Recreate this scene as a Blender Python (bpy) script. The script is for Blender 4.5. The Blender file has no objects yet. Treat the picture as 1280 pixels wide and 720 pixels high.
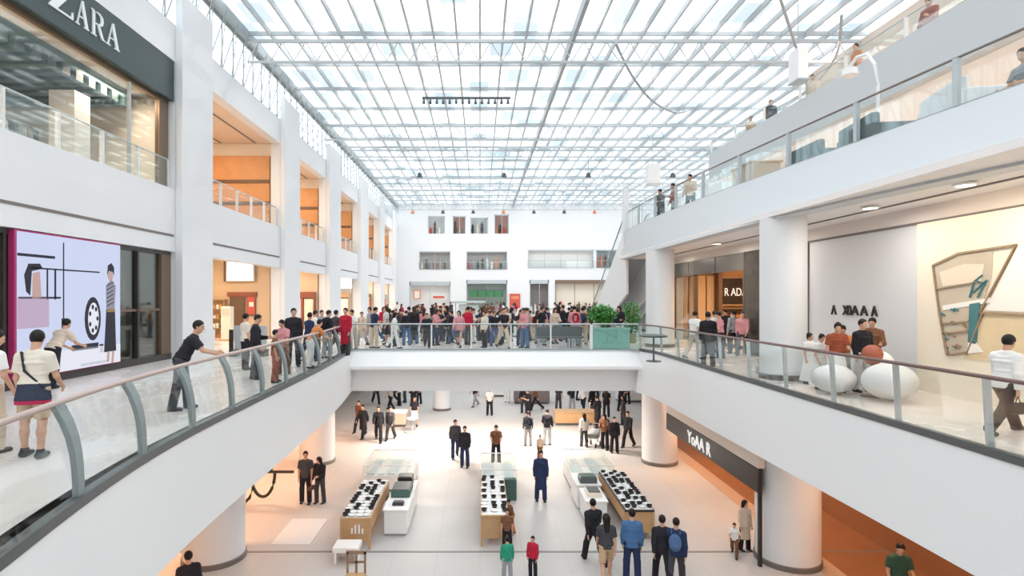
import bpy, bmesh, math, random
import numpy as np
from mathutils import Vector, Matrix
random.seed(7)
R = math.radians
C = bpy.context.scene.collection
FL, CH = 700.0, 7.2            # focal length in pixels, camera height over the ground floor
VX, VY = 600.0, 372.0

def fp(px, row, z=0.0):        # the spot on a floor of height z that the photo shows at a pixel
    y = (CH - z) * FL / (row - VY)
    return ((px - VX) * y / FL, y)
def wl(px, row, x):            # the same on a wall of constant x -> (y, z)
    y = x * FL / (px - VX)
    return (y, CH - (row - VY) * y / FL)

# ------------------------------------------------------------ materials
MATS = {}
def mat(name, col, rough=.6, metal=0, emit=0, ecol=None, bump=0, bscale=60, spec=.5, var=0, vscale=3):
    if name in MATS: return MATS[name]
    m = bpy.data.materials.new(name); m.use_nodes = True
    nt = m.node_tree; b = nt.nodes['Principled BSDF']
    b.inputs['Base Color'].default_value = (*col, 1); b.inputs['Roughness'].default_value = rough
    b.inputs['Metallic'].default_value = metal; b.inputs['Specular IOR Level'].default_value = spec
    if emit:
        b.inputs['Emission Color'].default_value = (*(ecol or col), 1); b.inputs['Emission Strength'].default_value = emit
    if var or bump:
        tc = nt.nodes.new('ShaderNodeTexCoord'); nz = nt.nodes.new('ShaderNodeTexNoise')
        nz.inputs['Scale'].default_value = vscale; nz.inputs['Detail'].default_value = 3
        nt.links.new(tc.outputs['Object'], nz.inputs['Vector'])
        if var:
            mx = nt.nodes.new('ShaderNodeMix'); mx.data_type = 'RGBA'
            mx.inputs[6].default_value = (*[max(0, c * (1 - var)) for c in col], 1)
            mx.inputs[7].default_value = (*[min(1, c * (1 + var)) for c in col], 1)
            nt.links.new(nz.outputs['Fac'], mx.inputs[0]); nt.links.new(mx.outputs[2], b.inputs['Base Color'])
        if bump:
            n2 = nt.nodes.new('ShaderNodeTexNoise'); n2.inputs['Scale'].default_value = bscale
            nt.links.new(tc.outputs['Object'], n2.inputs['Vector'])
            bp = nt.nodes.new('ShaderNodeBump'); bp.inputs['Strength'].default_value = bump; bp.inputs['Distance'].default_value = .01
            nt.links.new(n2.outputs['Fac'], bp.inputs['Height']); nt.links.new(bp.outputs['Normal'], b.inputs['Normal'])
    MATS[name] = m
    return m
def glass(name, tint, refl=.12, alpha=0.0, acol=(.8, .9, .9), brick=False):
    """thin architectural pane: mostly lets light through, mirrors a little, more at grazing angles"""
    if name in MATS: return MATS[name]
    m = bpy.data.materials.new(name); m.use_nodes = True; nt = m.node_tree; nt.nodes.clear()
    out = nt.nodes.new('ShaderNodeOutputMaterial'); tr = nt.nodes.new('ShaderNodeBsdfTransparent')
    gl = nt.nodes.new('ShaderNodeBsdfGlossy'); df = nt.nodes.new('ShaderNodeBsdfTranslucent')
    fr = nt.nodes.new('ShaderNodeLayerWeight'); mp = nt.nodes.new('ShaderNodeMapRange')
    m1 = nt.nodes.new('ShaderNodeMixShader'); m2 = nt.nodes.new('ShaderNodeMixShader')
    tr.inputs[0].default_value = (*tint, 1); gl.inputs['Roughness'].default_value = .03; gl.inputs['Color'].default_value = (.9, .95, .95, 1)
    df.inputs[0].default_value = (*acol, 1); fr.inputs[0].default_value = .25
    mp.inputs['To Min'].default_value = refl * .35; mp.inputs['To Max'].default_value = min(1, refl * 1.6)
    nt.links.new(fr.outputs['Fresnel'], mp.inputs[0]); nt.links.new(mp.outputs[0], m2.inputs[0])
    m1.inputs[0].default_value = alpha
    nt.links.new(tr.outputs[0], m1.inputs[1]); nt.links.new(df.outputs[0], m1.inputs[2])
    nt.links.new(m1.outputs[0], m2.inputs[1]); nt.links.new(gl.outputs[0], m2.inputs[2]); nt.links.new(m2.outputs[0], out.inputs[0])
    if brick:
        tc = nt.nodes.new('ShaderNodeTexCoord'); bk = nt.nodes.new('ShaderNodeTexBrick')
        bk.offset = 0; bk.inputs['Scale'].default_value = 1; bk.inputs['Brick Width'].default_value = 1.1; bk.inputs['Row Height'].default_value = 1.75
        bk.inputs['Mortar Size'].default_value = 0; bk.inputs['Color1'].default_value = (*tint, 1)
        bk.inputs['Color2'].default_value = (tint[0] * .42, tint[1] * .47, tint[2] * .50, 1)
        bk.inputs['Bias'].default_value = -.25
        nt.links.new(tc.outputs['Object'], bk.inputs['Vector']); nt.links.new(bk.outputs['Color'], tr.inputs[0])
    MATS[name] = m
    return m
def tilemat(name, c1, c2, w, h, mortar, rough, mort=.006, spec=.5):
    m = bpy.data.materials.new(name); m.use_nodes = True; nt = m.node_tree; b = nt.nodes['Principled BSDF']
    tc = nt.nodes.new('ShaderNodeTexCoord'); bk = nt.nodes.new('ShaderNodeTexBrick'); bk.offset = 0
    bk.inputs['Scale'].default_value = 1; bk.inputs['Brick Width'].default_value = w; bk.inputs['Row Height'].default_value = h
    bk.inputs['Mortar Size'].default_value = mort; bk.inputs['Color1'].default_value = (*c1, 1); bk.inputs['Color2'].default_value = (*c2, 1)
    bk.inputs['Mortar'].default_value = (*mortar, 1)
    nt.links.new(tc.outputs['Object'], bk.inputs['Vector']); nt.links.new(bk.outputs['Color'], b.inputs['Base Color'])
    b.inputs['Roughness'].default_value = rough; b.inputs['Specular IOR Level'].default_value = spec
    nz = nt.nodes.new('ShaderNodeTexNoise'); nz.inputs['Scale'].default_value = 1.3
    nt.links.new(tc.outputs['Object'], nz.inputs['Vector'])
    mp = nt.nodes.new('ShaderNodeMapRange'); mp.inputs['To Min'].default_value = rough * .8; mp.inputs['To Max'].default_value = rough * 1.3
    nt.links.new(nz.outputs['Fac'], mp.inputs[0]); nt.links.new(mp.outputs[0], b.inputs['Roughness'])
    MATS[name] = m
    return m
def objcol(name, rough=.8, var=0.0):
    """cloth / skin / hair whose colour is the object's own colour property"""
    m = bpy.data.materials.new(name); m.use_nodes = True; nt = m.node_tree; b = nt.nodes['Principled BSDF']
    oi = nt.nodes.new('ShaderNodeObjectInfo'); b.inputs['Roughness'].default_value = rough; b.inputs['Specular IOR Level'].default_value = .25
    if var:
        tc = nt.nodes.new('ShaderNodeTexCoord'); nz = nt.nodes.new('ShaderNodeTexNoise'); nz.inputs['Scale'].default_value = 9
        nt.links.new(tc.outputs['Object'], nz.inputs['Vector'])
        bp = nt.nodes.new('ShaderNodeBump'); bp.inputs['Strength'].default_value = var; bp.inputs['Distance'].default_value = .03
        nt.links.new(nz.outputs['Fac'], bp.inputs['Height']); nt.links.new(bp.outputs['Normal'], b.inputs['Normal'])
    nt.links.new(oi.outputs['Color'], b.inputs['Base Color'])
    MATS[name] = m
    return m

plaster = mat('white_plaster', (.80, .815, .83), .55, bump=.04, bscale=40)
fasc = mat('satin_white_cladding', (.80, .825, .84), .38)
soffitm = mat('soffit_white', (.90, .87, .85), .6)
offwhite = mat('off_white', (.86, .85, .83), .6)
tile = tilemat('polished_floor_tile', (.545, .53, .51), (.53, .51, .49), 1.2, 1.2, (.44, .42, .40), .5, spec=.22)
tile2 = tilemat('gallery_floor_tile', (.76, .70, .66), (.74, .68, .64), 1.2, 1.2, (.64, .58, .54), .25)
orangefloor = mat('terracotta_panel', (.62, .34, .19), .45, var=.06)
steel = mat('grey_painted_steel', (.40, .43, .44), .45, .1)
steel_l = mat('pale_grey_steel', (.50, .55, .57), .45, .1)
chrome = mat('brushed_metal', (.55, .57, .57), .3, .8)
charcoal = mat('charcoal_metal', (.10, .115, .12), .4, .3)
black = mat('black_panel', (.028, .022, .02), .4)
darkglassm = mat('dark_frame', (.05, .045, .04), .3)
bronze = mat('bronze_frame', (.22, .15, .10), .35, .4)
tan = mat('tan_ceiling', (.76, .62, .50), .6, var=.05)
orange = mat('orange_wood', (.62, .30, .12), .5, var=.15, vscale=2)
wood = mat('light_oak', (.55, .34, .17), .45, var=.12, vscale=6)
darkwood = mat('dark_wood', (.16, .09, .05), .5, var=.2, vscale=5)
cream = mat('cream_wall', (.86, .78, .66), .6)
pinkwood = mat('pinkish_rail', (.50, .39, .35), .4)
finm = mat('fin_post_grey', (.25, .285, .285), .6, spec=.3)
roofm = mat('roof_steel', (.53, .57, .59), .5)
whitegloss = mat('white_gloss', (.88, .88, .87), .25)
greendark = mat('dark_green_panel', (.06, .13, .11), .5)
redm = mat('red_poster', (.62, .10, .07), .6)
orangem = mat('orange_poster', (.75, .28, .13), .6)
marble = mat('dark_marble', (.07, .06, .05), .25, var=.5, vscale=3)
lamp = mat('lamp_lens', (1, .85, .65), .5, emit=5, ecol=(1, .78, .55))
coollamp = mat('lightbox_face', (.95, .96, 1), .5, emit=1.1, ecol=(.93, .96, 1))
gl_rail = glass('railing_glass', (.96, .98, .975), .10)
gl_green = glass('green_railing_glass', (.84, .945, .92), .16)
gl_roof = glass('roof_glass', (.975, .985, .99), .06, brick=True)
gl_shop = glass('shop_glass', (.80, .81, .79), .2)
gl_top = glass('upper_shop_glass', (.95, .96, .95), .07)
skinm = objcol('skin', .55); clothm = objcol('cloth', .85, .35); hairm = objcol('hair', .5, .5); leatherm = objcol('leather', .4)
eyem = mat('eye', (.03, .02, .02), .1)

# ------------------------------------------------------------ mesh helpers
def tag(o, label=None, cat=None, group=None, kind=None, col=None):
    if label: o['label'] = label
    if cat: o['category'] = cat
    if group: o['group'] = group
    if kind: o['kind'] = kind
    if col: o.color = (*col, 1)
    return o
def empty(name, loc=(0, 0, 0), rz=0, label=None, cat=None, group=None, kind=None):
    o = bpy.data.objects.new(name, None); C.objects.link(o); o.location = loc; o.rotation_euler = (0, 0, rz)
    return tag(o, label, cat, group, kind)
class MB:
    def __init__(s): s.v = []; s.f = []; s.m = []
    def add(s, vs, fs, mi=0):
        n = len(s.v); s.v += [tuple(v) for v in vs]; s.f += [tuple(i + n for i in f) for f in fs]; s.m += [mi] * len(fs); return s
    def box(s, x0, x1, y0, y1, z0, z1, mi=0, M=None):
        vs = [Vector((x, y, z)) for z in (z0, z1) for y in (y0, y1) for x in (x0, x1)]
        if M: vs = [M @ v for v in vs]
        return s.add(vs, [(0, 2, 3, 1), (4, 5, 7, 6), (0, 1, 5, 4), (2, 6, 7, 3), (0, 4, 6, 2), (1, 3, 7, 5)], mi)
    def prism(s, poly, axis, a, b, mi=0):
        """poly in the two other axes, extruded along axis from a to b"""
        def P(u, w, t): return (t, u, w) if axis == 'x' else (u, t, w) if axis == 'y' else (u, w, t)
        n = len(poly); vs = [P(u, w, a) for u, w in poly] + [P(u, w, b) for u, w in poly]
        fs = [tuple(range(n)), tuple(range(2 * n - 1, n - 1, -1))] + [(i, (i + 1) % n + 0, (i + 1) % n + n, i + n) for i in range(n)]
        return s.add(vs, fs, mi)
    def tube(s, pts, r, n=8, mi=0, close=False, up=None):
        pts = [Vector(p) for p in pts]; rs = r if isinstance(r, (list, tuple)) else [r] * len(pts)
        rings = []
        for i, p in enumerate(pts):
            a = pts[(i - 1) % len(pts)] if close or i else p; b = pts[(i + 1) % len(pts)] if close or i < len(pts) - 1 else p
            d = (b - a).normalized() if (b - a).length > 1e-9 else Vector((0, 0, 1))
            u = Vector((0, 0, 1)) if abs(d.z) < .95 else Vector((1, 0, 0))
            x = d.cross(u).normalized(); y = x.cross(d).normalized()
            rings.append([p + (x * math.cos(2 * math.pi * k / n + math.pi / n) + y * math.sin(2 * math.pi * k / n + math.pi / n)) * rs[i] for k in range(n)])
        vs = [v for q in rings for v in q]; fs = []
        m = len(rings)
        for i in range(m if close else m - 1):
            j = (i + 1) % m
            for k in range(n): fs.append((i * n + k, i * n + (k + 1) % n, j * n + (k + 1) % n, j * n + k))
        if not close: fs += [tuple(range(n - 1, -1, -1)), tuple((m - 1) * n + k for k in range(n))]
        return s.add(vs, fs, mi)
    def lathe(s, prof, n=24, c=(0, 0, 0), mi=0):
        vs = []; fs = []
        for r, z in prof:
            vs += [(c[0] + r * math.cos(2 * math.pi * k / n), c[1] + r * math.sin(2 * math.pi * k / n), c[2] + z) for k in range(n)]
        for i in range(len(prof) - 1):
            for k in range(n): fs.append((i * n + k, i * n + (k + 1) % n, (i + 1) * n + (k + 1) % n, (i + 1) * n + k))
        fs += [tuple(range(n - 1, -1, -1)), tuple((len(prof) - 1) * n + k for k in range(n))]
        return s.add(vs, fs, mi)
    def build(s, name, mats, parent=None, smooth=False, bevel=0, **kw):
        me = bpy.data.meshes.new(name); me.from_pydata([tuple(v) for v in s.v], [], s.f)
        for m in (mats if isinstance(mats, (list, tuple)) else [mats]): me.materials.append(m)
        for p, i in zip(me.polygons, s.m): p.material_index = i
        bm = bmesh.new(); bm.from_mesh(me); bmesh.ops.recalc_face_normals(bm, faces=bm.faces); bm.to_mesh(me); bm.free()
        if smooth:
            for p in me.polygons: p.use_smooth = True
        o = bpy.data.objects.new(name, me); C.objects.link(o)
        if smooth and not smooth == 'all':
            try: me.set_sharp_from_angle(angle=R(40))
            except Exception: pass
        if bevel:
            b = o.modifiers.new('bevel', 'BEVEL'); b.width = bevel; b.segments = 2; b.limit_method = 'ANGLE'
        if parent: o.parent = parent
        return tag(o, **kw)
def bx(name, x0, x1, y0, y1, z0, z1, m, parent=None, bevel=0, **kw):
    return MB().box(x0, x1, y0, y1, z0, z1).build(name, m, parent, bevel=bevel, **kw)
def holes(mb, axis, pos, th, u0, u1, z0, z1, hs, mi=0):
    """wall in plane axis=pos (thickness towards +axis) with rectangular openings"""
    us = sorted({u0, u1, *[h[0] for h in hs], *[h[1] for h in hs]}); us = [u for u in us if u0 <= u <= u1]
    for a, b in zip(us, us[1:]):
        mid = (a + b) / 2; cuts = sorted([(h[2], h[3]) for h in hs if h[0] < mid < h[1]])
        z = z0
        for c0, c1 in cuts + [(z1, z1)]:
            if c0 > z + 1e-6:
                if axis == 'x': mb.box(pos, pos + th, a, b, z, min(c0, z1), mi)
                else: mb.box(a, b, pos, pos + th, z, min(c0, z1), mi)
            z = max(z, c1)
    return mb
def copy_tree(o, parent=None):
    c = o.copy(); C.objects.link(c); c.parent = parent
    for ch in list(o.children): copy_tree(ch, c)
    return c
def catmull(P, n=6):
    P = [Vector(p) for p in P]; out = []
    for i in range(len(P) - 1):
        p0 = P[max(0, i - 1)]; p1 = P[i]; p2 = P[i + 1]; p3 = P[min(len(P) - 1, i + 2)]
        for k in range(n):
            t = k / n
            out.append(.5 * ((2 * p1) + (p2 - p0) * t + (2 * p0 - 5 * p1 + 4 * p2 - p3) * t * t + (3 * p1 - p0 - 3 * p2 + p3) * t ** 3))
    out.append(P[-1]); return out
def wall_text(txt, M, h, w, th, m, name='lettering', parent=None, shear=0):
    """letters as real relief: M maps (u along, v up, t out) to the world"""
    cu = bpy.data.curves.new('t', 'FONT'); cu.body = txt; cu.extrude = .5; cu.align_x = 'LEFT'; cu.shear = shear; cu.resolution_u = 4
    o = bpy.data.objects.new('t', cu); C.objects.link(o)
    dg = bpy.context.evaluated_depsgraph_get(); me = bpy.data.meshes.new_from_object(o.evaluated_get(dg))
    C.objects.unlink(o); bpy.data.objects.remove(o)
    xs = [v.co.x for v in me.vertices]; ys = [v.co.y for v in me.vertices]
    x0, x1, y0, y1 = min(xs), max(xs), min(ys), max(ys)
    for v in me.vertices:
        v.co = M @ Vector(((v.co.x - x0) / (x1 - x0) * w, (v.co.y - y0) / (y1 - y0) * h, (v.co.z + .5) * th))
    me.materials.clear(); me.materials.append(m)
    n = bpy.data.objects.new(name, me); C.objects.link(n); n.parent = parent
    return n
# ------------------------------------------------------------ people: a signed distance field, meshed by surface nets
class SDF:
    def __init__(s, lo, hi, h):
        s.lo = np.array(lo, float); s.h = h; s.n = np.ceil((np.array(hi) - s.lo) / h).astype(int) + 1
        s.F = np.full(s.n, .3, np.float32)
    def _win(s, lo, hi):
        a = np.clip(np.floor((np.array(lo) - s.lo) / s.h).astype(int), 0, s.n); b = np.clip(np.ceil((np.array(hi) - s.lo) / s.h).astype(int) + 1, 0, s.n)
        if (b <= a).any(): return None, None
        g = [(s.lo[i] + s.h * np.arange(a[i], b[i])).astype(np.float32) for i in range(3)]
        return tuple(slice(a[i], b[i]) for i in range(3)), np.stack(np.meshgrid(*g, indexing='ij'), -1)
    def put(s, f, lo, hi, k=.02, mode='add'):
        pad = k + s.h * 2; sl, P = s._win(np.array(lo) - pad, np.array(hi) + pad)
        if sl is None: return
        d = f(P); A = s.F[sl]
        if mode == 'sub': s.F[sl] = np.maximum(A, -d); return
        if mode == 'cut': s.F[sl] = np.maximum(A, d); return
        hh = np.clip(.5 + .5 * (A - d) / k, 0, 1); s.F[sl] = A * (1 - hh) + d * hh - k * hh * (1 - hh)
    def cone(s, a, b, r0, r1, k=.02, flat=None, depth=1.0, wide=None, mode='add'):
        """round tapered limb; flat cuts it square at its end ('b' or 'ab'); wide/depth make it oval across axis `wide`"""
        a = np.array(a, float); b = np.array(b, float); ab = b - a; L2 = float(ab @ ab) + 1e-9; L = L2 ** .5
        R_ = max(r0, r1) * max(1, depth)
        def f(P):
            Q = P - a; t = np.clip((Q @ ab) / L2, 0, 1); V = Q - t[..., None] * ab; r = r0 + (r1 - r0) * t
            if wide is not None:
                w = np.array(wide, float); c = V @ w; V = V - c[..., None] * w; d = np.sqrt((V ** 2).sum(-1) + (c / depth) ** 2) - r
            else: d = np.sqrt((V ** 2).sum(-1)) - r
            if flat:
                e = (Q @ ab) / L
                if 'b' in flat: d = np.maximum(d, e - L)
                if 'a' in flat: d = np.maximum(d, -e)
            return d.astype(np.float32)
        s.put(f, np.minimum(a, b) - R_, np.maximum(a, b) + R_, k, mode)
    def ell(s, c, ax, r, k=.02, mode='add'):
        """ellipsoid with axes ax (3 unit rows) and radii r"""
        c = np.array(c, float); ax = np.array(ax, float); r = np.array(r, float); R_ = r.max()
        def f(P):
            Q = (P - c) @ ax.T; q = np.sqrt(((Q / r) ** 2).sum(-1)); g = np.sqrt(((Q / r ** 2) ** 2).sum(-1)) + 1e-6
            return (q * (q - 1) / g).astype(np.float32)
        s.put(f, c - R_, c + R_, k, mode)
    def rings(s, R_, k=.03):
        """stack of oval rings (centre, right axis, forward axis, rx, ry), linearly blended along the stack"""
        for (c0, xa, ya, a0, b0), (c1, _, _, a1, b1) in zip(R_, R_[1:]):
            c0 = np.array(c0, float); c1 = np.array(c1, float); ab = c1 - c0; L2 = float(ab @ ab); L = L2 ** .5; X = np.array(xa, float); Y = np.array(ya, float); m = max(a0, a1, b0, b1)
            def f(P, c0=c0, ab=ab, L2=L2, L=L, X=X, Y=Y, a0=a0, a1=a1, b0=b0, b1=b1):
                Q = P - c0; e = (Q @ ab) / L2; t = np.clip(e, 0, 1); V = Q - t[..., None] * ab
                rx = a0 + (a1 - a0) * t; ry = b0 + (b1 - b0) * t
                q = np.sqrt((V @ X / rx) ** 2 + (V @ Y / ry) ** 2)
                d = (q - 1) * np.minimum(rx, ry)
                return np.maximum(d, np.maximum(-e, e - 1) * L).astype(np.float32)
            s.put(f, np.minimum(c0, c1) - m, np.maximum(c0, c1) + m, k)
    def plane(s, p, n):
        """cut away everything on the side the normal points to"""
        p = np.array(p, float); n = np.array(n, float)
        s.put(lambda P: ((P - p) @ n).astype(np.float32), s.lo, s.lo + s.n * s.h, 0, 'cut')
    def mesh(s, name, m):
        F = s.F; I = F < 0; nx, ny, nz = F.shape
        acc = np.zeros((nx - 1, ny - 1, nz - 1, 3), np.float32); cnt = np.zeros((nx - 1, ny - 1, nz - 1), np.float32)
        base = np.array(0)
        for ax in range(3):
            sl0 = [slice(None)] * 3; sl1 = [slice(None)] * 3; sl0[ax] = slice(0, -1); sl1[ax] = slice(1, None)
            A = F[tuple(sl0)]; B = F[tuple(sl1)]; X = I[tuple(sl0)] != I[tuple(sl1)]
            with np.errstate(all='ignore'): T = np.where(X, A / (A - B), 0).astype(np.float32)
            o1, o2 = [i for i in range(3) if i != ax]
            for d1 in (0, 1):
                for d2 in (0, 1):
                    q = [slice(None)] * 3; q[o1] = slice(d1, F.shape[o1] - 1 + d1); q[o2] = slice(d2, F.shape[o2] - 1 + d2); q = tuple(q)
                    x = X[q]; t = T[q]; cnt += x
                    acc[..., ax] += t * x; acc[..., o1] += d1 * x; acc[..., o2] += d2 * x
        ok = cnt > 0; ids = np.full(ok.shape, -1, np.int64); ids[ok] = np.arange(ok.sum())
        V = (np.argwhere(ok) + acc[ok] / cnt[ok][:, None]) * s.h + s.lo
        faces = []
        for ax in range(3):
            sl0 = [slice(1, -1)] * 3; sl1 = [slice(1, -1)] * 3; sl0[ax] = slice(0, -1); sl1[ax] = slice(1, None)
            a = I[tuple(sl0)]; b = I[tuple(sl1)]; o1, o2 = [i for i in range(3) if i != ax]
            for flip in (False, True):
                E = np.argwhere((a & ~b) if not flip else (~a & b))
                if not len(E): continue
                off = np.ones(3, int); off[ax] = 0; E = E + off
                q = []
                for d1, d2 in ((0, 0), (1, 0), (1, 1), (0, 1)):
                    e = E.copy(); e[:, o1] -= 1 - d1; e[:, o2] -= 1 - d2; q.append(ids[e[:, 0], e[:, 1], e[:, 2]])
                q = np.stack(q, 1)
                if flip ^ (ax == 1): q = q[:, ::-1]
                faces.append(q)
        Fq = np.concatenate(faces) if faces else np.zeros((0, 4), int)
        Fq = Fq[(Fq >= 0).all(1)]
        # one relaxation pass takes the steps out of the net
        W = V.copy(); N = np.zeros(len(V))
        S = np.zeros_like(V)
        for i in range(4):
            j = (i + 1) % 4
            np.add.at(S, Fq[:, i], V[Fq[:, j]]); np.add.at(N, Fq[:, i], 1); np.add.at(S, Fq[:, j], V[Fq[:, i]]); np.add.at(N, Fq[:, j], 1)
        g = N > 0; W[g] = .6 * V[g] + .4 * S[g] / N[g][:, None]
        me = bpy.data.meshes.new(name); me.vertices.add(len(W)); me.vertices.foreach_set('co', W.astype(np.float32).ravel())
        me.loops.add(Fq.size); me.loops.foreach_set('vertex_index', Fq.astype(np.int32).ravel())
        me.polygons.add(len(Fq)); me.polygons.foreach_set('loop_start', np.arange(0, Fq.size, 4, dtype=np.int32)); me.polygons.foreach_set('loop_total', np.full(len(Fq), 4, np.int32))
        me.polygons.foreach_set('use_smooth', np.ones(len(Fq), bool)); me.update(calc_edges=True); me.validate(); me.materials.append(m)
        return me

def nrm(v): v = np.array(v, float); return v / (np.linalg.norm(v) + 1e-9)
def rotx(v, a):  # pitch forward (towards +Y) by a for things above the pivot
    c, s_ = math.cos(a), math.sin(a); return np.array([v[0], v[1] * c + v[2] * s_, -v[1] * s_ + v[2] * c])
POSES = {   # lean; thigh l,r; knee l,r; arm pitch l,r; arm out l,r; elbow l,r; head pitch, head yaw
 'stand':  dict(lean=0, th=(3, -2), kn=(2, 4), ap=(4, 0), ao=(8, 9), el=(14, 12), hp=4, hy=8),
 'wait':   dict(lean=2, th=(-3, 6), kn=(3, 10), ap=(18, 6), ao=(10, 14), el=(72, 22), hp=18, hy=-15),
 'walk':   dict(lean=4, th=(26, -20), kn=(10, 26), ap=(-22, 24), ao=(8, 8), el=(14, 26), hp=3, hy=0),
 'stroll': dict(lean=3, th=(-14, 18), kn=(22, 6), ap=(16, -14), ao=(7, 9), el=(22, 12), hp=6, hy=20),
 'phone':  dict(lean=3, th=(4, -4), kn=(4, 6), ap=(26, 28), ao=(6, 7), el=(88, 84), hp=28, hy=0),
 'reach':  dict(lean=14, th=(6, -4), kn=(6, 8), ap=(42, 50), ao=(8, 10), el=(38, 30), hp=14, hy=0),
 'railback': dict(lean=5, th=(5, -4), kn=(3, 6), ap=(2, 10), ao=(11, 15), el=(18, 42), hp=16, hy=6),
 'railside': dict(lean=29, th=(10, -6), kn=(6, 6), ap=(44, 52), ao=(10, 8), el=(44, 30), hp=2, hy=-14),
 'stride': dict(lean=6, th=(34, -27), kn=(6, 20), ap=(20, -16), ao=(8, 12), el=(60, 12), hp=8, hy=4),
 'sit':    dict(lean=8, th=(84, 80), kn=(84, 80), ap=(26, 22), ao=(10, 10), el=(50, 48), hp=10, hy=0),
 'bend':   dict(lean=38, th=(8, -5), kn=(8, 10), ap=(34, 46), ao=(8, 8), el=(40, 34), hp=-4, hy=0),
}
def skel(pose):
    p = POSES[pose]; J = {}; L = R(p['lean'])
    legs = []
    for i, sx in ((0, -1), (1, 1)):
        a = R(p['th'][i]); b = a - R(p['kn'][i]); hip = np.array([sx * .088, 0, 0])
        out = np.array([sx * .035, 0, 0]); k = hip + .43 * np.array([0, math.sin(a), -math.cos(a)]) + out
        an = k + .41 * np.array([0, math.sin(b), -math.cos(b)]) + out * .3
        pit = max(0, R(p['kn'][i]) - R(p['th'][i]) - .25) * .7 if pose in ('walk', 'stride', 'stroll') else 0
        legs.append((hip, k, an, pit))
    low = min(l[2][2] - .085 - (0 if l[3] < .1 else .06 * math.sin(l[3])) for l in legs)
    up = np.array([0, 0, -low])
    J['legs'] = [(h + up, k + up, a + up, f) for h, k, a, f in legs]
    pel = up + np.array([0, 0, .02]); J['pel'] = pel
    sp = lambda v: pel + rotx(np.array(v, float), L)
    J['sp'] = sp; J['X'] = np.array([1., 0, 0]); J['Y'] = rotx(np.array([0, 1., 0]), L); J['Z'] = rotx(np.array([0, 0, 1.]), L)
    arms = []
    for i, sx in ((0, -1), (1, 1)):
        sh = sp([sx * .170, -.005, .432]); a = R(p['ap'][i]); o = R(p['ao'][i]); e = a + R(p['el'][i])
        d1 = rotx(np.array([sx * math.sin(o), math.sin(a) * math.cos(o), -math.cos(a) * math.cos(o)]), L * .3)
        inw = -sx * .35 * min(1, p['el'][i] / 70)
        d2 = nrm(rotx(np.array([sx * math.sin(o) * .5 + inw, math.sin(e), -math.cos(e)]), L * .3))
        el = sh + .285 * d1; wr = el + .25 * d2; arms.append((sh, el, wr, d2, sx))
    J['arms'] = arms
    nb = sp([0, -.01, .50]); hp = R(p['hp']) + L * .35; hy = R(p['hy'])
    hz = rotx(np.array([0, 0, 1.]), hp); hf = rotx(np.array([math.sin(-hy), math.cos(hy), 0]), hp); hf = nrm(hf); hx = nrm(np.cross(hf, hz)); hz = np.cross(hx, hf)
    J['neck'] = nb; J['hc'] = nb + nrm(hz + J['Z']) * .10 + hz * .09 + hf * .018; J['hax'] = np.array([hx, hf, hz])
    return J
def bounds(J, pad=.16):
    P = [J['hc'] + np.array([0, 0, .06]), J['pel']] + [q for l in J['legs'] for q in l[:3]] + [q for a in J['arms'] for q in (a[0], a[1], a[2] + a[3] * .16)]
    P = np.array(P); lo = P.min(0) - pad; hi = P.max(0) + pad; lo[2] = -.02; return lo, hi
def leg_foot(S, an, fwd_pitch, g, k=.02, sole=False):
    f = rotx(np.array([0, 1., 0]), fwd_pitch); heel = an + rotx(np.array([0, -.035, -.045]), fwd_pitch); toe = an + rotx(np.array([.0, .15, -.058]), fwd_pitch)
    S.cone(an + np.array([0, 0, .02]), heel, .037 + g, .034 + g, k); S.cone(heel, toe, .033 + g, .024 + g, k, depth=1.35, wide=(1, 0, 0))
    S.cone(an + np.array([0, 0, .01]), (heel + toe) / 2, .036 + g, .03 + g, k)
LAY = {}
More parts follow.
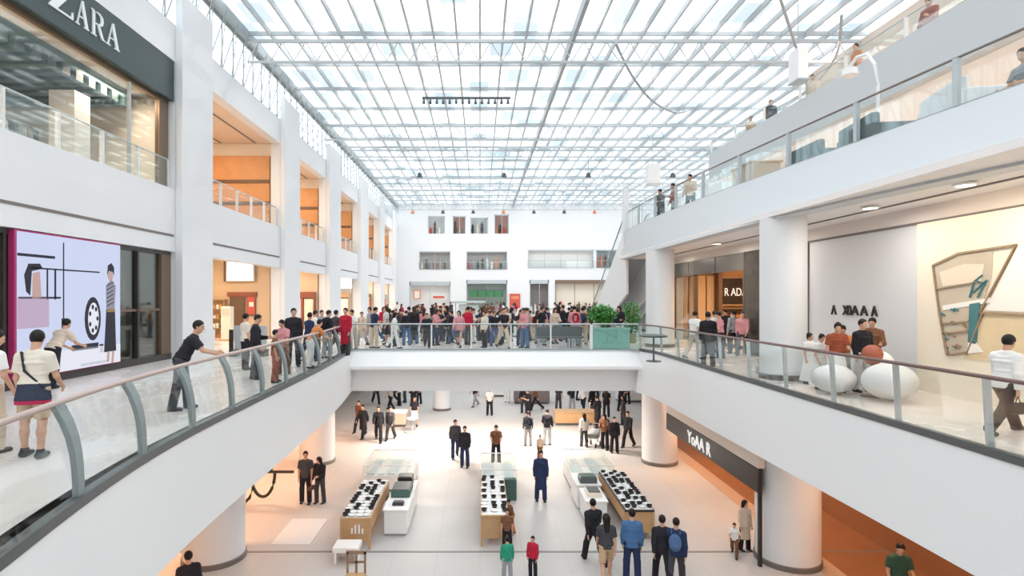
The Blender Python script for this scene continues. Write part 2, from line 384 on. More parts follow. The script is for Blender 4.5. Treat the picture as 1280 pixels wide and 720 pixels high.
def layer(kind, pose, h):
    key = (kind, pose, h)
    if key in LAY: return LAY[key]
    J = skel(pose); lo, hi = bounds(J, .22 if kind in ('coat', 'skirt', 'gown') else .14); S = SDF(lo, hi, h); sp, X, Y, Z = J['sp'], J['X'], J['Y'], J['Z']; hc, hax = J['hc'], J['hax']
    if kind == 'body':
        S.rings([(sp([0, 0, -.06]), X, Y, .13, .10), (sp([0, 0, .04]), X, Y, .155, .11), (sp([0, 0, .2]), X, Y, .125, .088), (sp([0, 0, .36]), X, Y, .15, .105), (sp([0, -.005, .44]), X, Y, .135, .085), (sp([0, -.01, .52]), X, Y, .055, .052)], .05)
        for sx in (-1, 1): S.cone(sp([sx * .04, -.01, .485]), sp([sx * .165, -.005, .435]), .042, .046, .05)
        S.cone(J['neck'], hc - hax[2] * .04 - hax[1] * .02, .058, .052, .03)
        S.ell(hc + hax[2] * .02 - hax[1] * .008, hax, (.076, .093, .098), .02); S.ell(hc - hax[2] * .05 + hax[1] * .028, hax, (.056, .06, .068), .03)
        S.cone(hc + hax[1] * .085 + hax[2] * .008, hc + hax[1] * .104 - hax[2] * .028, .009, .014, .012)
        S.cone(hc + hax[1] * .083 + hax[2] * .028 - hax[0] * .035, hc + hax[1] * .083 + hax[2] * .028 + hax[0] * .035, .01, .01, .02)
        S.cone(hc + hax[1] * .085 - hax[2] * .055 - hax[0] * .018, hc + hax[1] * .085 - hax[2] * .055 + hax[0] * .018, .007, .007, .006)
        for sx in (-1, 1):
            S.ell(hc + hax[0] * sx * .031 + hax[1] * .088 + hax[2] * .012, hax, (.015, .012, .011), .004, 'sub')
            S.ell(hc + hax[0] * sx * .078 - hax[1] * .005 - hax[2] * .005, hax, (.010, .018, .030), .008)
        for (hip, k, an, pit) in J['legs']:
            S.cone(hip, k, .088, .056, .04); S.cone(k, k + (an - k) * .35 - Y * .012, .053, .056, .03); S.cone(k + (an - k) * .35 - Y * .012, an, .056, .036, .03)
            leg_foot(S, an, pit, 0)
        for sh, el, wr, d, sx in J['arms']:
            S.cone(sh, el, .050, .038, .03); S.cone(el, wr, .038, .026, .02)
            n = nrm(np.array([-sx, 0, 0]) - d * (-sx * d[0])); w = nrm(np.cross(d, n)) * (1 if np.cross(d, n)[1] > 0 else -1)   # n: palm side, w: thumb side
            kn = wr + d * .085
            for j, (off, ln) in enumerate(((.030, .068), (.010, .076), (-.010, .070), (-.029, .055))):
                b0 = kn + w * off; S.cone(wr + d * .015 + w * off * .5, b0, .015, .012, .012)
                d1 = nrm(d * math.cos(.35) + n * math.sin(.35)); d2 = nrm(d * math.cos(.95) + n * math.sin(.95)); m1 = b0 + d1 * ln * .5
                S.cone(b0, m1, .0095, .0088, .003); S.cone(m1, m1 + d2 * ln * .5, .0088, .0072, .003)
            t0 = wr + d * .03 + w * .024; t1 = t0 + nrm(d * .7 + w * .75 + n * .2) * .035; S.cone(wr + d * .012 + w * .01, t0, .015, .013, .01)
            S.cone(t0, t1, .012, .0105, .006); S.cone(t1, t1 + nrm(d * .95 + w * .25 + n * .35) * .034, .0105, .008, .003)
        out = S.mesh('body', skinm)
    elif kind in ('tee', 'jacket', 'coat', 'gown'):
        g = .021 if kind == 'tee' else .026
        S.rings([(sp([0, 0, -.055 if kind == 'tee' else -.085]), X, Y, .168 + g, .122 + g), (sp([0, 0, .08]), X, Y, .16 + g, .115 + g), (sp([0, 0, .2]), X, Y, .135 + g, .10 + g), (sp([0, 0, .36]), X, Y, .157 + g, .112 + g), (sp([0, -.005, .435]), X, Y, .13 + g, .085 + g), (sp([0, -.01, .515]), X, Y, .065 + g * .5, .06 + g * .5)], .04)
        for sx in (-1, 1): S.cone(sp([sx * .045, -.01, .483]), sp([sx * .162, -.005, .435]), .043 + g, .047 + g, .05)
        if kind in ('coat', 'gown'):
            lz = .42 if kind == 'coat' else .12; w = .19 if kind == 'coat' else .33
            hem = np.array([J['pel'][0], J['pel'][1] + .0, lz])
            S.rings([(hem, X, np.array([0, 1., 0]), w + .02, w - .03), (sp([0, 0, -.02]), X, np.array([0, 1., 0]), .18, .14)], .05)
        for sh, el, wr, d, sx in J['arms']:
            if kind in ('tee', 'gown'): S.cone(sh, sh + (el - sh) * .72, .056 + g, .053 + g, .04, flat='b')
            else: S.cone(sh, el, .054 + g, .044 + g, .04); S.cone(el, wr - d * .01, .042 + g, .031 + g * .7, .02, flat='b')
        if kind == 'jacket': S.cone(J['neck'] - Z * .02, J['neck'] + Z * .035, .072, .07, .02, flat='b')
        out = S.mesh('top', clothm)
    elif kind in ('trousers', 'shorts', 'skirt'):
        g = .016
        S.rings([(sp([0, 0, -.10]), X, Y, .15, .115), (sp([0, 0, .0]), X, Y, .168, .124), (sp([0, 0, .10]), X, Y, .150, .108)], .04)
        if kind == 'skirt':
            hem = np.array([0, J['pel'][1] + .02, .46]); S.rings([(hem, X, np.array([0, 1., 0]), .24, .21), (sp([0, 0, .02]), X, Y, .17, .125)], .04)
        else:
            for (hip, k, an, pit) in J['legs']:
                if kind == 'shorts': S.cone(hip, hip + (k - hip) * .9, .092 + g, .075 + g, .04, flat='b')
                else:
                    S.cone(hip, k, .09 + g, .06 + g, .04); S.cone(k, an + (an - k) * .09, .068 + g, .062 + g, .03, flat='b')
        out = S.mesh('bottom', clothm)
    elif kind == 'shoe0' or kind == 'shoe1':
        hip, k, an, pit = J['legs'][int(kind[-1])]; leg_foot(S, an, pit, .011); S.plane(an + np.array([0, 0, .04]), (0, 0, 1)); out = S.mesh('shoe', leatherm)
    elif kind in ('hair', 'longhair', 'bun'):
        S.ell(hc + hax[2] * .028 - hax[1] * .014, hax, (.087, .104, .106), .02)
        if kind == 'hair': S.plane(hc + hax[1] * .045 + hax[2] * .03, nrm(hax[1] * .8 - hax[2] * .62))
        else: S.plane(hc + hax[1] * .052 + hax[2] * .0, nrm(hax[1] * .95 - hax[2] * .3))
        if kind == 'longhair': S.cone(hc - hax[1] * .04, J['neck'] - Y * .075 - Z * .12, .085, .06, .04, depth=1.2, wide=X)
        if kind == 'bun': S.ell(hc - hax[1] * .085 + hax[2] * .085, hax, (.04, .04, .04), .02); S.cone(hc - hax[1] * .04, hc - hax[1] * .05 - hax[2] * .07, .078, .055, .03)
        out = S.mesh('hair', hairm)
    elif kind == 'cap':
        S.ell(hc + hax[2] * .035 - hax[1] * .01, hax, (.092, .108, .105), .02); S.plane(hc + hax[2] * .025, -hax[2]); S.cone(hc + hax[1] * .08 + hax[2] * .035, hc + hax[1] * .15 + hax[2] * .03, .05, .04, .01)
        out = S.mesh('cap', clothm)
    elif kind == 'backpack':
        c = sp([0, -.21, .27]); S.ell(c, np.array([X, Y, Z]), (.155, .10, .215), .03); S.ell(c - Y * .05 - Z * .07, np.array([X, Y, Z]), (.11, .08, .10), .02)
        for sx in (-1, 1):
            S.cone(sp([sx * .1, -.13, .46]), sp([sx * .1, .0, .535]), .018, .018, .01); S.cone(sp([sx * .1, .0, .535]), sp([sx * .11, .125, .40]), .018, .018, .01); S.cone(sp([sx * .11, .13, .40]), sp([sx * .16, .02, .12]), .015, .015, .01)
        out = S.mesh('backpack', clothm)
    elif kind == 'handbag':
        sh, el, wr, d, sx = J['arms'][1]; c = wr + d * .07 + np.array([.0, 0, -.22]); S.cone(c + np.array([0, -.1, 0]), c + np.array([0, .1, 0]), .10, .10, .02, depth=.45, wide=(1, 0, 0))
        S.cone(c + np.array([0, -.07, .06]), wr + d * .09, .009, .009, .01); S.cone(c + np.array([0, .07, .06]), wr + d * .09, .009, .009, .01)
        out = S.mesh('handbag', leatherm)
    elif kind == 'strap':
        S.cone(sp([-.12, -.10, .50]), sp([-.05, -.145, .25]), .016, .016, .01); S.cone(sp([-.05, -.145, .25]), sp([.16, -.09, .02]), .016, .016, .01); S.cone(sp([-.12, -.10, .50]), sp([-.1, .13, .42]), .014, .014, .01)
        out = S.mesh('bag_strap', leatherm)
    elif kind == 'eyes':
        out = []
        for sx in (-1, 1):
            b = MB(); c = hc + hax[0] * sx * .031 + hax[1] * .078 + hax[2] * .012
            b.lathe([(.001, -.012), (.008, -.009), (.012, 0), (.008, .009), (.001, .012)], 10, tuple(c)); me = bpy.data.meshes.new('eye'); me.from_pydata(b.v, [], b.f); me.materials.append(eyem); out.append(me)
    LAY[key] = out
    return out
CL = {'black': (.022, .022, .028), 'charcoal': (.06, .062, .07), 'navy': (.025, .04, .10), 'white': (.82, .82, .80), 'cream': (.74, .68, .58), 'grey': (.34, .35, .37), 'pale grey': (.58, .60, .62),
      'red': (.48, .02, .05), 'brown': (.19, .09, .05), 'tan': (.52, .36, .23), 'blue': (.07, .16, .34), 'light blue': (.36, .50, .68), 'green': (.03, .30, .19), 'dark green': (.04, .10, .07),
      'orange': (.62, .24, .08), 'pink': (.66, .30, .32), 'rust': (.30, .075, .04), 'denim': (.08, .15, .30), 'beige': (.66, .54, .43), 'khaki': (.55, .42, .30)}
SK = (.62, .36, .25); HR = [(.014, .010, .010), (.03, .018, .014), (.06, .03, .02)]
def person(x, y, z, head, label, pose='stand', top='jacket', tc='black', bot='trousers', bc='black', hair='hair', extra=(), s=1.0, hc=0, group=None, hi=False, shoe='black', ec=None, skin=SK):
    """heading 0 looks along +Y (away from the viewer's end), turned counter-clockwise; every layer is its own child of the body"""
    hb, hcl = (.007, .009) if hi else (.013, .015)
    def mk(me, nm, col, par):
        o = bpy.data.objects.new(nm, me); C.objects.link(o); o.parent = par; o.color = (*col, 1); return o
    root = mk(layer('body', pose, hb), 'person', skin, None)
    root.location = (x, y, z); root.rotation_euler = (0, 0, head); root.scale = (s, s, s)
    tag(root, label, 'person', group)
    mk(layer(top, pose, hcl), {'tee': 'shirt', 'jacket': 'jacket', 'coat': 'coat', 'gown': 'dress'}[top], CL[tc], root)
    if top != 'gown': mk(layer(bot, pose, hcl), bot, CL[bc], root)
    mk(layer(hair, pose, hcl if not hi else .008), 'cap' if hair == 'cap' else 'hair', CL[tc] if hair == 'cap' else HR[hc], root)
    if hair == 'cap': pass
    for k in ('shoe0', 'shoe1'): mk(layer(k, pose, hcl if not hi else .008), 'shoe', CL[shoe], root)
    for e in extra: mk(layer(e, pose, hcl), {'strap': 'bag_strap'}.get(e, e), CL[ec or 'black'], root)
    if hi:
        for me in layer('eyes', pose, hb): mk(me, 'eye', (0, 0, 0), root)
    return root
# ------------------------------------------------------------ world, camera, lights
def build_world():
    w = bpy.data.worlds.new('sky'); bpy.context.scene.world = w; w.use_nodes = True; nt = w.node_tree; b = nt.nodes['Background']
    tc = nt.nodes.new('ShaderNodeTexCoord'); nz = nt.nodes.new('ShaderNodeTexNoise'); nz.inputs['Scale'].default_value = 2.2; nz.inputs['Detail'].default_value = 4
    rp = nt.nodes.new('ShaderNodeValToRGB'); rp.color_ramp.elements[0].position = .38; rp.color_ramp.elements[0].color = (.84, .92, 1, 1)
    rp.color_ramp.elements[1].position = .6; rp.color_ramp.elements[1].color = (1, 1, 1, 1)
    nt.links.new(tc.outputs['Generated'], nz.inputs['Vector']); nt.links.new(nz.outputs['Fac'], rp.inputs[0]); nt.links.new(rp.outputs[0], b.inputs[0])
    b.inputs[1].default_value = SKY
    sc = bpy.context.scene; sc.view_settings.view_transform = 'Standard'; sc.view_settings.look = 'None'; sc.view_settings.gamma = 1; sc.view_settings.use_curve_mapping = False
    sc.view_settings.exposure = EXPO
    sc.cycles.max_bounces = 8; sc.cycles.transparent_max_bounces = 24; sc.cycles.diffuse_bounces = 5; sc.cycles.glossy_bounces = 3; sc.cycles.sample_clamp_indirect = 6
    sc.cycles.caustics_reflective = False; sc.cycles.use_denoising = True
    cam = bpy.data.cameras.new('camera'); o = bpy.data.objects.new('camera', cam); C.objects.link(o)
    cam.sensor_width = 36; cam.lens = 36 * FL / 1280; cam.shift_x = (640 - VX) / 1280; cam.shift_y = (VY - 360) / 1280; cam.clip_end = 300
    o.location = (0, 0, CH); o.rotation_euler = (R(90), 0, 0); sc.camera = o
    s = bpy.data.lights.new('sun', 'SUN'); s.energy = SUN; s.angle = R(3); s.color = (1, .96, .9); so = bpy.data.objects.new('sun', s); C.objects.link(so)
    so.rotation_euler = (R(-28), R(38), 0)
FARW = 160
SKY, EXPO, SUN = 2.9, 0.0, .7
build_world()
def area(x, y, z, sx, sy, power, col, rot=(0, 0, 0)):
    l = bpy.data.lights.new('area_lamp', 'AREA'); l.shape = 'RECTANGLE'; l.size = sx; l.size_y = sy; l.energy = power; l.color = col
    o = bpy.data.objects.new('area_lamp', l); C.objects.link(o); o.location = (x, y, z); o.rotation_euler = rot; return o
WARM = (1, .62, .36); SOFTW = (1, .80, .62)

# ------------------------------------------------------------ ground floor and gallery decks
def deck(name, poly, z0, z1, m, **kw): return MB().prism(poly, 'z', z0, z1).build(name, m, kind='structure', **kw)
bx('floor', -17, 24, -6, 80, -.2, 0, tile, kind='structure')
bx('floor_terracotta', 9.5, 11.6, -1.4, 31.2, .0, .006, tilemat('terracotta_tile', (.33, .15, .07), (.31, .14, .066), .6, .6, (.34, .16, .08), .3), kind='structure')  # warm glow under the gallery, put into the tile colour
bx('floor_border', 8.95, 9.5, -1.4, 31.2, .0, .005, tilemat('sand_tile', (.60, .42, .30), (.58, .40, .29), .55, .6, (.5, .36, .26), .3), kind='structure')  # in-between tone that softens the edge of the painted glow
bx('trim_1', -14, 16, 15.82, 15.9, 0, .012, mat('joint_strip', (.24, .22, .21), .5), kind='structure')
LP = catmull([(-1.6, -1.4), (-2.5, .4), (-3.1, 1.9), (-3.6, 3.3), (-3.92, 4.6), (-4.2, 5.8), (-4.45, 7.2), (-4.62, 9), (-4.70, 11.5), (-4.82, 16.6), (-5.05, 20.3), (-5.33, 23.1)], 4)
RP = catmull([(6.55, 22.9), (6.8, 22.1), (6.92, 20.5), (6.95, 17), (7.02, 12), (7.08, 8), (7.02, 4), (6.95, -1.4)], 4)
LPf = [(p.x, p.y) for p in LP]; RPf = [(p.x, p.y) for p in RP]
deck('floor_1', LPf + [(-5.33, 31.5), (-17, 31.5), (-17, -1.4)], 4.72, 5, tile2)
deck('floor_2', RPf + [(12, -1.4), (12, 31.5), (6.55, 31.5)], 4.72, 5, tile2)
deck('floor_3', [(-5.33, 23.3), (6.55, 23.3), (6.55, 31.5), (-5.33, 31.5)], 4.72, 5, tile2)
deck('floor_4', [(-17, 31.5), (-6.5, 31.5), (-6.5, 48), (-17, 48)], 4.72, 5, tile2)
deck('floor_5', [(-17, 48), (24, 48), (24, 76), (-17, 76)], 4.72, 5, tile2)
deck('floor_6', [(12, 31.5), (24, 31.5), (24, 48), (12, 48)], 4.72, 5, tile2)
fasc2 = mat('light_grey_cladding', (.60, .625, .64), .4)
def fascia(name, pts, z0, z1, th, side, lean=0, fm=None):
    """cladding hung along the deck edge; side=+1: the deck lies to the right of the walking direction"""
    mb = MB(); n = len(pts); q = []
    for i, p in enumerate(pts):
        a = Vector(pts[max(0, i - 1)][:2]); b = Vector(pts[min(n - 1, i + 1)][:2]); d = (b - a).normalized(); nn = Vector((d.y, -d.x)) * side
        P = Vector(p[:2]) - nn * .035; q.append([(P.x - nn.x * lean, P.y - nn.y * lean, z0), (P.x, P.y, z1), (P.x + nn.x * th, P.y + nn.y * th, z1), (P.x + nn.x * th, P.y + nn.y * th, z0)])
    vs = [v for r_ in q for v in r_]; fs = [(0, 1, 2, 3), tuple(4 * (n - 1) + k for k in (3, 2, 1, 0))]
    for i in range(n - 1):
        for k in range(4): fs.append((4 * i + k, 4 * i + (k + 1) % 4, 4 * i + 4 + (k + 1) % 4, 4 * i + 4 + k))
    return mb.add(vs, fs).build(name, fm or fasc, smooth=True, kind='structure')
fascia('trim_2', LPf, 3.34, 5.0, .4, -1)
fascia('trim_3', RPf, 3.34, 5.0, .4, -1, .18)
bx('trim_4', -5.5, 6.8, 23.17, 23.6, 3.34, 5.0, fasc, kind='structure')
MB().prism([(23.2, 4.97), (22.6, 4.42), (22.6, 4.28), (23.2, 4.24)], 'x', -5.3, 6.62).build('trim_5', whitegloss, bevel=.03, kind='structure')
bx('wall_rear', -17, 24, -6.3, -6, 0, 19.6, plaster, kind='structure')  # unseen hall end, added to hold back light from behind
for nm, x0, x1, y0, y1 in (('trim_6', -5.3, 6.5, 31.2, 31.5), ('trim_7', -6.5, 12, 48, 48.3)): bx(nm, x0, x1, y0, y1, 3.6, 5, fasc, kind='structure')
bx('trim_8', -6.6, -6.2, 31.5, 48, 3.6, 5, fasc, kind='structure'); bx('trim_9', 12, 12.3, 31.5, 48, 3.6, 5, fasc, kind='structure')
# soffits under the decks
deck('ceiling_1', [(p[0] - .35, p[1]) for p in LPf] + [(-5.7, 31.2), (-13, 31.2), (-13, -1.4)], 3.55, 3.62, soffitm)
deck('ceiling_2', [(p[0] + .35, p[1]) for p in RPf] + [(11.6, -1.4), (11.6, 31.2), (6.9, 31.2)], 3.55, 3.62, soffitm)
deck('ceiling_3', [(-5.7, 23.6), (6.9, 23.6), (6.9, 31.2), (-5.7, 31.2)], 3.55, 3.62, soffitm)
# ground floor side walls
bx('wall_left_ground', -13.4, -13, -2, 76, 0, 4.7, cream, kind='structure')
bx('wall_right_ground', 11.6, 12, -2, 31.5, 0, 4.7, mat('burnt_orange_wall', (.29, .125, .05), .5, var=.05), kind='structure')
bx('wall_far_ground', -13, 24, 76, 76.4, 0, 4.7, plaster, kind='structure')
for i, (x, y, w_) in enumerate([(9.4, 9, 60), (9.6, 13, 65), (9.3, 18, 100), (9.1, 23.5, 130), (-8.4, 10, 120), (-9.0, 16, 170), (-8.8, 21, 190), (-9.0, 27, 160)]):
    f = empty('downlight', (x, y, 3.55), 0, 'round warm ceiling downlight under the %s gallery, %s from the bridge' % (('east' if x > 0 else 'west'), ['fourth', 'third', 'second', 'first'][i % 4]), 'ceiling light', 'warm downlights under the galleries')
    MB().lathe([(.36, 0), (.36, -.05), (.30, -.06)], 24).build('trim_ring', chrome, f, smooth=True); MB().lathe([(.29, -.03), (.29, -.064), (.1, -.068)], 24).build('lens', lamp, f, smooth=True)
    area(x, y, 3.46, .8, .8, w_, (1, .60, .36) if x > 0 else (1, .52, .29))
for x, y in ((-2.5, 27.4), (3.2, 27.4)):
    f = empty('downlight', (x, y, 3.55), 0, 'round ceiling downlight under the %s half of the bridge' % ('west' if x < 0 else 'east'), 'ceiling light', 'downlights under the bridge')
    MB().lathe([(.36, 0), (.36, -.05), (.30, -.06)], 24).build('trim_ring', chrome, f, smooth=True); MB().lathe([(.29, -.03), (.29, -.064), (.1, -.068)], 24).build('lens', lamp, f, smooth=True)
    area(x, y, 3.46, 1.2, 1.2, 560, (1, .86, .76))  # added lamps that brighten the ground under the bridge
# round columns of the ground floor
def column(x, y, z0, z1, r, label, base=True):
    e = empty('round_column', (x, y, z0), 0, label, 'column', 'white round columns', kind='thing')
    MB().lathe([(r, 0), (r, z1 - z0)], 64).build('shaft', plaster, e, smooth=True)
    if base: MB().lathe([(r + .03, 0), (r + .03, .13), (r + .01, .15)], 64).build('base_ring', mat('dark_skirting', (.17, .15, .14), .45), e, smooth=True)
column(-7.35, 15.5, 0, 3.55, .80, 'large white round column on the ground floor beside the grey floor mat')
column(-7.15, 24.6, 0, 3.55, .75, 'white round column on the ground floor behind the couple in dark clothes')
column(8.45, 15.4, 0, 3.55, .81, 'large white round column at the near end of the black hanging sign')
column(7.85, 24.5, 0, 3.55, .74, 'white round column at the far end of the black hanging sign')
column(-2.45, 36.0, 0, 2.7, .55, 'slim grey-white pillar with dark foot beyond the bridge underside')
column(8.28, 15.3, 5, 9.35, .58, 'white round column on the gallery between the glowing shop and blank sign wall')
column(8.1, 25.2, 5, 9.35, .62, 'white round column on the gallery at the far end of the glowing shop')
# hanging black sign under the east gallery
e = empty('hanging_sign', (7.5, 18.7, 1.9), 0, 'long black shop sign with white lettering hung between two round columns', 'sign')
bx('sign_board', -.05, .05, -3.7, 3.7, .05, .70, black, e, bevel=.01)
bx('hanger_panel', -.05, .12, -3.7, 3.7, .72, 1.66, mat('beige_bulkhead', (.74, .66, .60), .6), e)
bx('end_post', -.04, .04, -3.74, -3.64, -1.9, .7, black, e)
MW = Matrix(((0, 0, -1, -.055), (-1, 0, 0, 1.35), (0, 1, 0, .15), (0, 0, 0, 1)))
wall_text('YoAA R', MW, .42, 2.0, .03, mat('lit_lettering', (.9, .9, .88), .5, emit=.5), 'lettering', e)
# ------------------------------------------------------------ glass railings
def railing(name, label, path, z, rail_m, post_m, post_w, lean, spacing, side, g=gl_rail, base=.13, rail_r=.035, h=1.1, curved=False):
    """side*normal points to the void; path is the floor line of the glass"""
    P = [Vector((p[0], p[1], 0)) for p in path]; e = empty(name, (P[0].x, P[0].y, z), 0, label, 'railing')
    off = Vector((P[0].x, P[0].y, z))
    S = [0]
    for a, b in zip(P, P[1:]): S.append(S[-1] + (b - a).length)
    def at(s_):
        s_ = min(max(s_, 0), S[-1]); i = 0
        while i < len(S) - 2 and S[i + 1] < s_: i += 1
        t = (s_ - S[i]) / max(S[i + 1] - S[i], 1e-9); p = P[i].lerp(P[i + 1], t); d = (P[i + 1] - P[i]).normalized(); return p, d, Vector((d.y, -d.x, 0)) * side
    m = max(2, int(S[-1] / .4)); tp = []; bp = []
    for i in range(m + 1):
        p, d, n = at(S[-1] * i / m); tp.append(p - n * lean + Vector((0, 0, h)) - Vector((off.x, off.y, 0))); bp.append(p + Vector((0, 0, base / 2)) - Vector((off.x, off.y, 0)))
    MB().tube(tp, rail_r, 10).build('handrail', rail_m, e, smooth=True)
    if base: MB().tube(bp, base * .62, 4).build('base_channel', charcoal if base > .1 else steel, e)
    n_ = max(1, round(S[-1] / spacing))
    for i in range(n_ + 1):
        p, d, n = at(S[-1] * i / n_); p = p - Vector((off.x, off.y, 0)); mb = MB(); prof = []
        K = 7 if curved else 2
        for k in range(K):
            t = k / (K - 1); o_ = lean * (t ** 3 if curved else t); prof.append(p - n * o_ + Vector((0, 0, base * .5 + t * (h - base * .5 - .02))))
        vs = []; w2 = post_w / 2; t2 = .012 if curved else post_w / 2
        for k, q in enumerate(prof):
            ww = w2 * (1.0 + .5 * (k / (K - 1)) ** 2) if curved else w2
            for a, b in ((-1, -1), (1, -1), (1, 1), (-1, 1)): vs.append(q + d * (a * (ww if curved else t2)) + n * (b * (.03 if curved else w2) + (.0 if curved else -.02)))
        fs = [(0, 1, 2, 3), tuple(4 * (K - 1) + k for k in (3, 2, 1, 0))]
        for j in range(K - 1):
            for k in range(4): fs.append((4 * j + k, 4 * j + (k + 1) % 4, 4 * j + 4 + (k + 1) % 4, 4 * j + 4 + k))
        mb.add(vs, fs).build('post', post_m, e)
        if i < n_:
            gb = MB(); s0 = S[-1] * i / n_ + .03; s1 = S[-1] * (i + 1) / n_ - .03; kk = 4; vs = []
            for k in range(kk + 1):
                p, d, n = at(s0 + (s1 - s0) * k / kk); p = p - Vector((off.x, off.y, 0)) + n * .045
                for a, zz in ((0, base * .6), (lean, h - .03)):
                    for b in (-.006, .006): vs.append(p - n * (a - b) + Vector((0, 0, zz)))
            fs = [(0, 1, 3, 2), (4 * kk, 4 * kk + 2, 4 * kk + 3, 4 * kk + 1)]
            for k in range(kk):
                a = 4 * k; b = a + 4; fs += [(a, a + 2, b + 2, b), (a + 1, b + 1, b + 3, a + 3), (a, b, b + 1, a + 1), (a + 2, a + 3, b + 3, b + 2)]
            gb.add(vs, fs).build('glass_panel', g, e)
    return e
railing('glass_railing', 'curved glass railing with broad grey fin posts along the west gallery edge', LPf[3:], 5, pinkwood, finm, .13, .2, 1.62, 1, curved=True)
railing('glass_railing', 'straight glass railing with dark handrail along the east gallery edge', RPf[:-2], 5, mat('dark_handrail', (.17, .10, .09), .35), steel_l, .07, -.06, 1.72, 1, rail_r=.032)
railing('glass_railing', 'clear glass railing across the front of the crowded bridge', [(-5.33, 23.3), (4.6, 23.3)], 5, steel_l, offwhite, .06, 0, 1.66, 1, base=.08, rail_r=.03)
railing('glass_railing', 'green tinted glass railing turning the corner by the planter', [(4.66, 23.3), (6.1, 23.26), (6.42, 23.1), (6.55, 22.9)], 5, steel_l, offwhite, .06, 0, 1.5, 1, g=gl_green, base=.08, rail_r=.03)
railing('glass_railing', 'glass railing along the rear edge of the bridge behind the crowd', [(-5.3, 31.4), (6.5, 31.4)], 5, steel_l, offwhite, .06, 0, 1.9, -1, base=.08, rail_r=.03)

# ------------------------------------------------------------ west wall
BAYS = [(11.3, 20.2), (22.5, 30.8), (33.4, 40.0), (43.2, 50.5), (54.0, 60.5), (63, 70.5)]
hs = []
for i, (a, b) in enumerate([(0, 9.0)] + BAYS): hs += [(a, b, 4.7, 8.85), (a, b, 11.1, 15.7)]
holes(MB(), 'x', -11.5, .5, -1.4, 76, 4.7, 17.0, hs).build('wall_left', plaster, kind='structure')
slot = mat('shadow_gap', (.20, .17, .16), .7)
k = 10
for (a, b) in BAYS: bx('trim_%d' % k, -11.0, -10.985, a + .1, b - .1, 9.38, 9.46, slot, kind='structure'); k += 1
for y0, y1 in [(9.0, 11.3)] + [(BAYS[i][1], BAYS[i + 1][0]) for i in range(5)] + [(70.5, 73)]:
    bx('trim_%d' % k, -11.0, -10.72, y0, y1, 5, 18.2, plaster, kind='structure', bevel=.03); k += 1
    bx('wall_left_partition', -17, -11.5, y0 + .2, y1 - .2, 5, 15.7, cream, kind='structure')
bx('wall_left_rear', -17.3, -17, -1.4, 76, 4.7, 17, cream, kind='structure')
bx('floor_7', -17, -11.5, -1.4, 76, 9.6, 11.05, cream, kind='structure')
bx('ceiling_4', -17, -11.5, -1.4, 76, 15.72, 16.2, tan, kind='structure')
bx('ceiling_5', -17, -11.5, -1.4, 76, 9.42, 9.6, offwhite, kind='structure')
for j, (a, b) in enumerate(BAYS[1:]):
    for x in (-12.4, -14.3): bx('trim_%d' % k, x, x + .07, a, b, 15.69, 15.72, slot, kind='structure'); k += 1
    bx('wall_left_panelling', -16.9, -11.6, b + .02, b + .2, 11.1, 15.0, orange, kind='structure')
    for zz in (12.3, 13.5): bx('trim_%d' % k, -16.9, -11.6, b - .03, b + .02, zz, zz + .18, darkwood, kind='structure'); k += 1
    area(-14, (a + b) / 2, 15.5, 1.5, 4, 250 if j < 2 else 160, (1, .76, .56))
    area(-14, (a + b) / 2, 9.3, 1.5, 4, 260, (1, .80, .60))
area(-12.1, 13, 14.3, .6, 2.5, 150, SOFTW); area(-12.1, 18.5, 14.3, .4, 2, 90, SOFTW)
# 3rd floor glass balustrades in the west openings
ords = ['behind the dark shop sign', 'below the first tan ceiling', 'below the second tan ceiling', 'below the third tan ceiling', 'below the fourth tan ceiling', 'next to the far wall']
for (a, b), t in zip(BAYS, ords):
    railing('balcony_railing', 'upper west balcony glass railing with white posts, ' + t, [(-11.2, a + .1), (-11.2, b - .1)], 11.1, steel_l, offwhite, .09, 0, 1.75, 1, base=.06, rail_r=.025, h=1.05)
# upper shop behind the first opening: sign, glazing, slats standing in for roof reflections
e = empty('shop_sign', (-11, 15.7, 14.25), 0, 'dark green-grey fascia sign with tall white serif letters above upper shop window', 'sign')
bx('sign_board', -.35, .0, -4.4, 4.45, 0, 1.42, mat('sign_slate', (.035, .06, .062), .35), e, bevel=.02)
def serif(ch, y0, w, z0, h, m, par):
    """thick and thin strokes with slab serifs, built in the plane of the sign"""
    def q(pts): MB().prism([(y0 + u * w, z0 + v * h) for u, v in pts], 'x', .0, .04).build('lettering', m, par)
    if ch == 'Z': q([(.0, 1), (.98, 1), (.98, .96), (.34, .07), (.92, .07), (.96, .28), (1, .28), (1, 0), (0, 0), (0, .04), (.64, .93), (.08, .93), (.04, .74), (0, .74)])
    if ch == 'A':
        q([(.46, 1), (.56, 1), (.92, .05), (1, .05), (1, 0), (.62, 0), (.62, .05), (.72, .05), (.42, .82), (.16, .05), (.28, .05), (.28, 0), (0, 0), (0, .05), (.09, .05)]); q([(.22, .32), (.66, .32), (.64, .37), (.24, .37)])
    if ch == 'R': 
        q([(0, 1), (.32, 1), (.32, .95), (.24, .95), (.24, .05), (.34, .05), (.34, 0), (0, 0), (0, .05), (.08, .05), (.08, .95), (0, .95)])
        q([(.2, 1), (.58, 1), (.82, .9), (.86, .74), (.80, .58), (.6, .48), (.2, .48), (.2, .53), (.5, .54), (.64, .62), (.68, .74), (.64, .88), (.5, .94), (.2, .95)])
        q([(.4, .5), (.58, .5), (.88, .05), (1, .05), (1, 0), (.74, 0)])
lw = mat('white_lettering', (.86, .90, .90), .5)
for ch, ya, yb in (('Z', 14.25, 15.1), ('A', 15.2, 15.72), ('R', 15.82, 16.4), ('A', 16.45, 17.05)): serif(ch, ya - 15.7, yb - ya, .42, .72, lw, e)
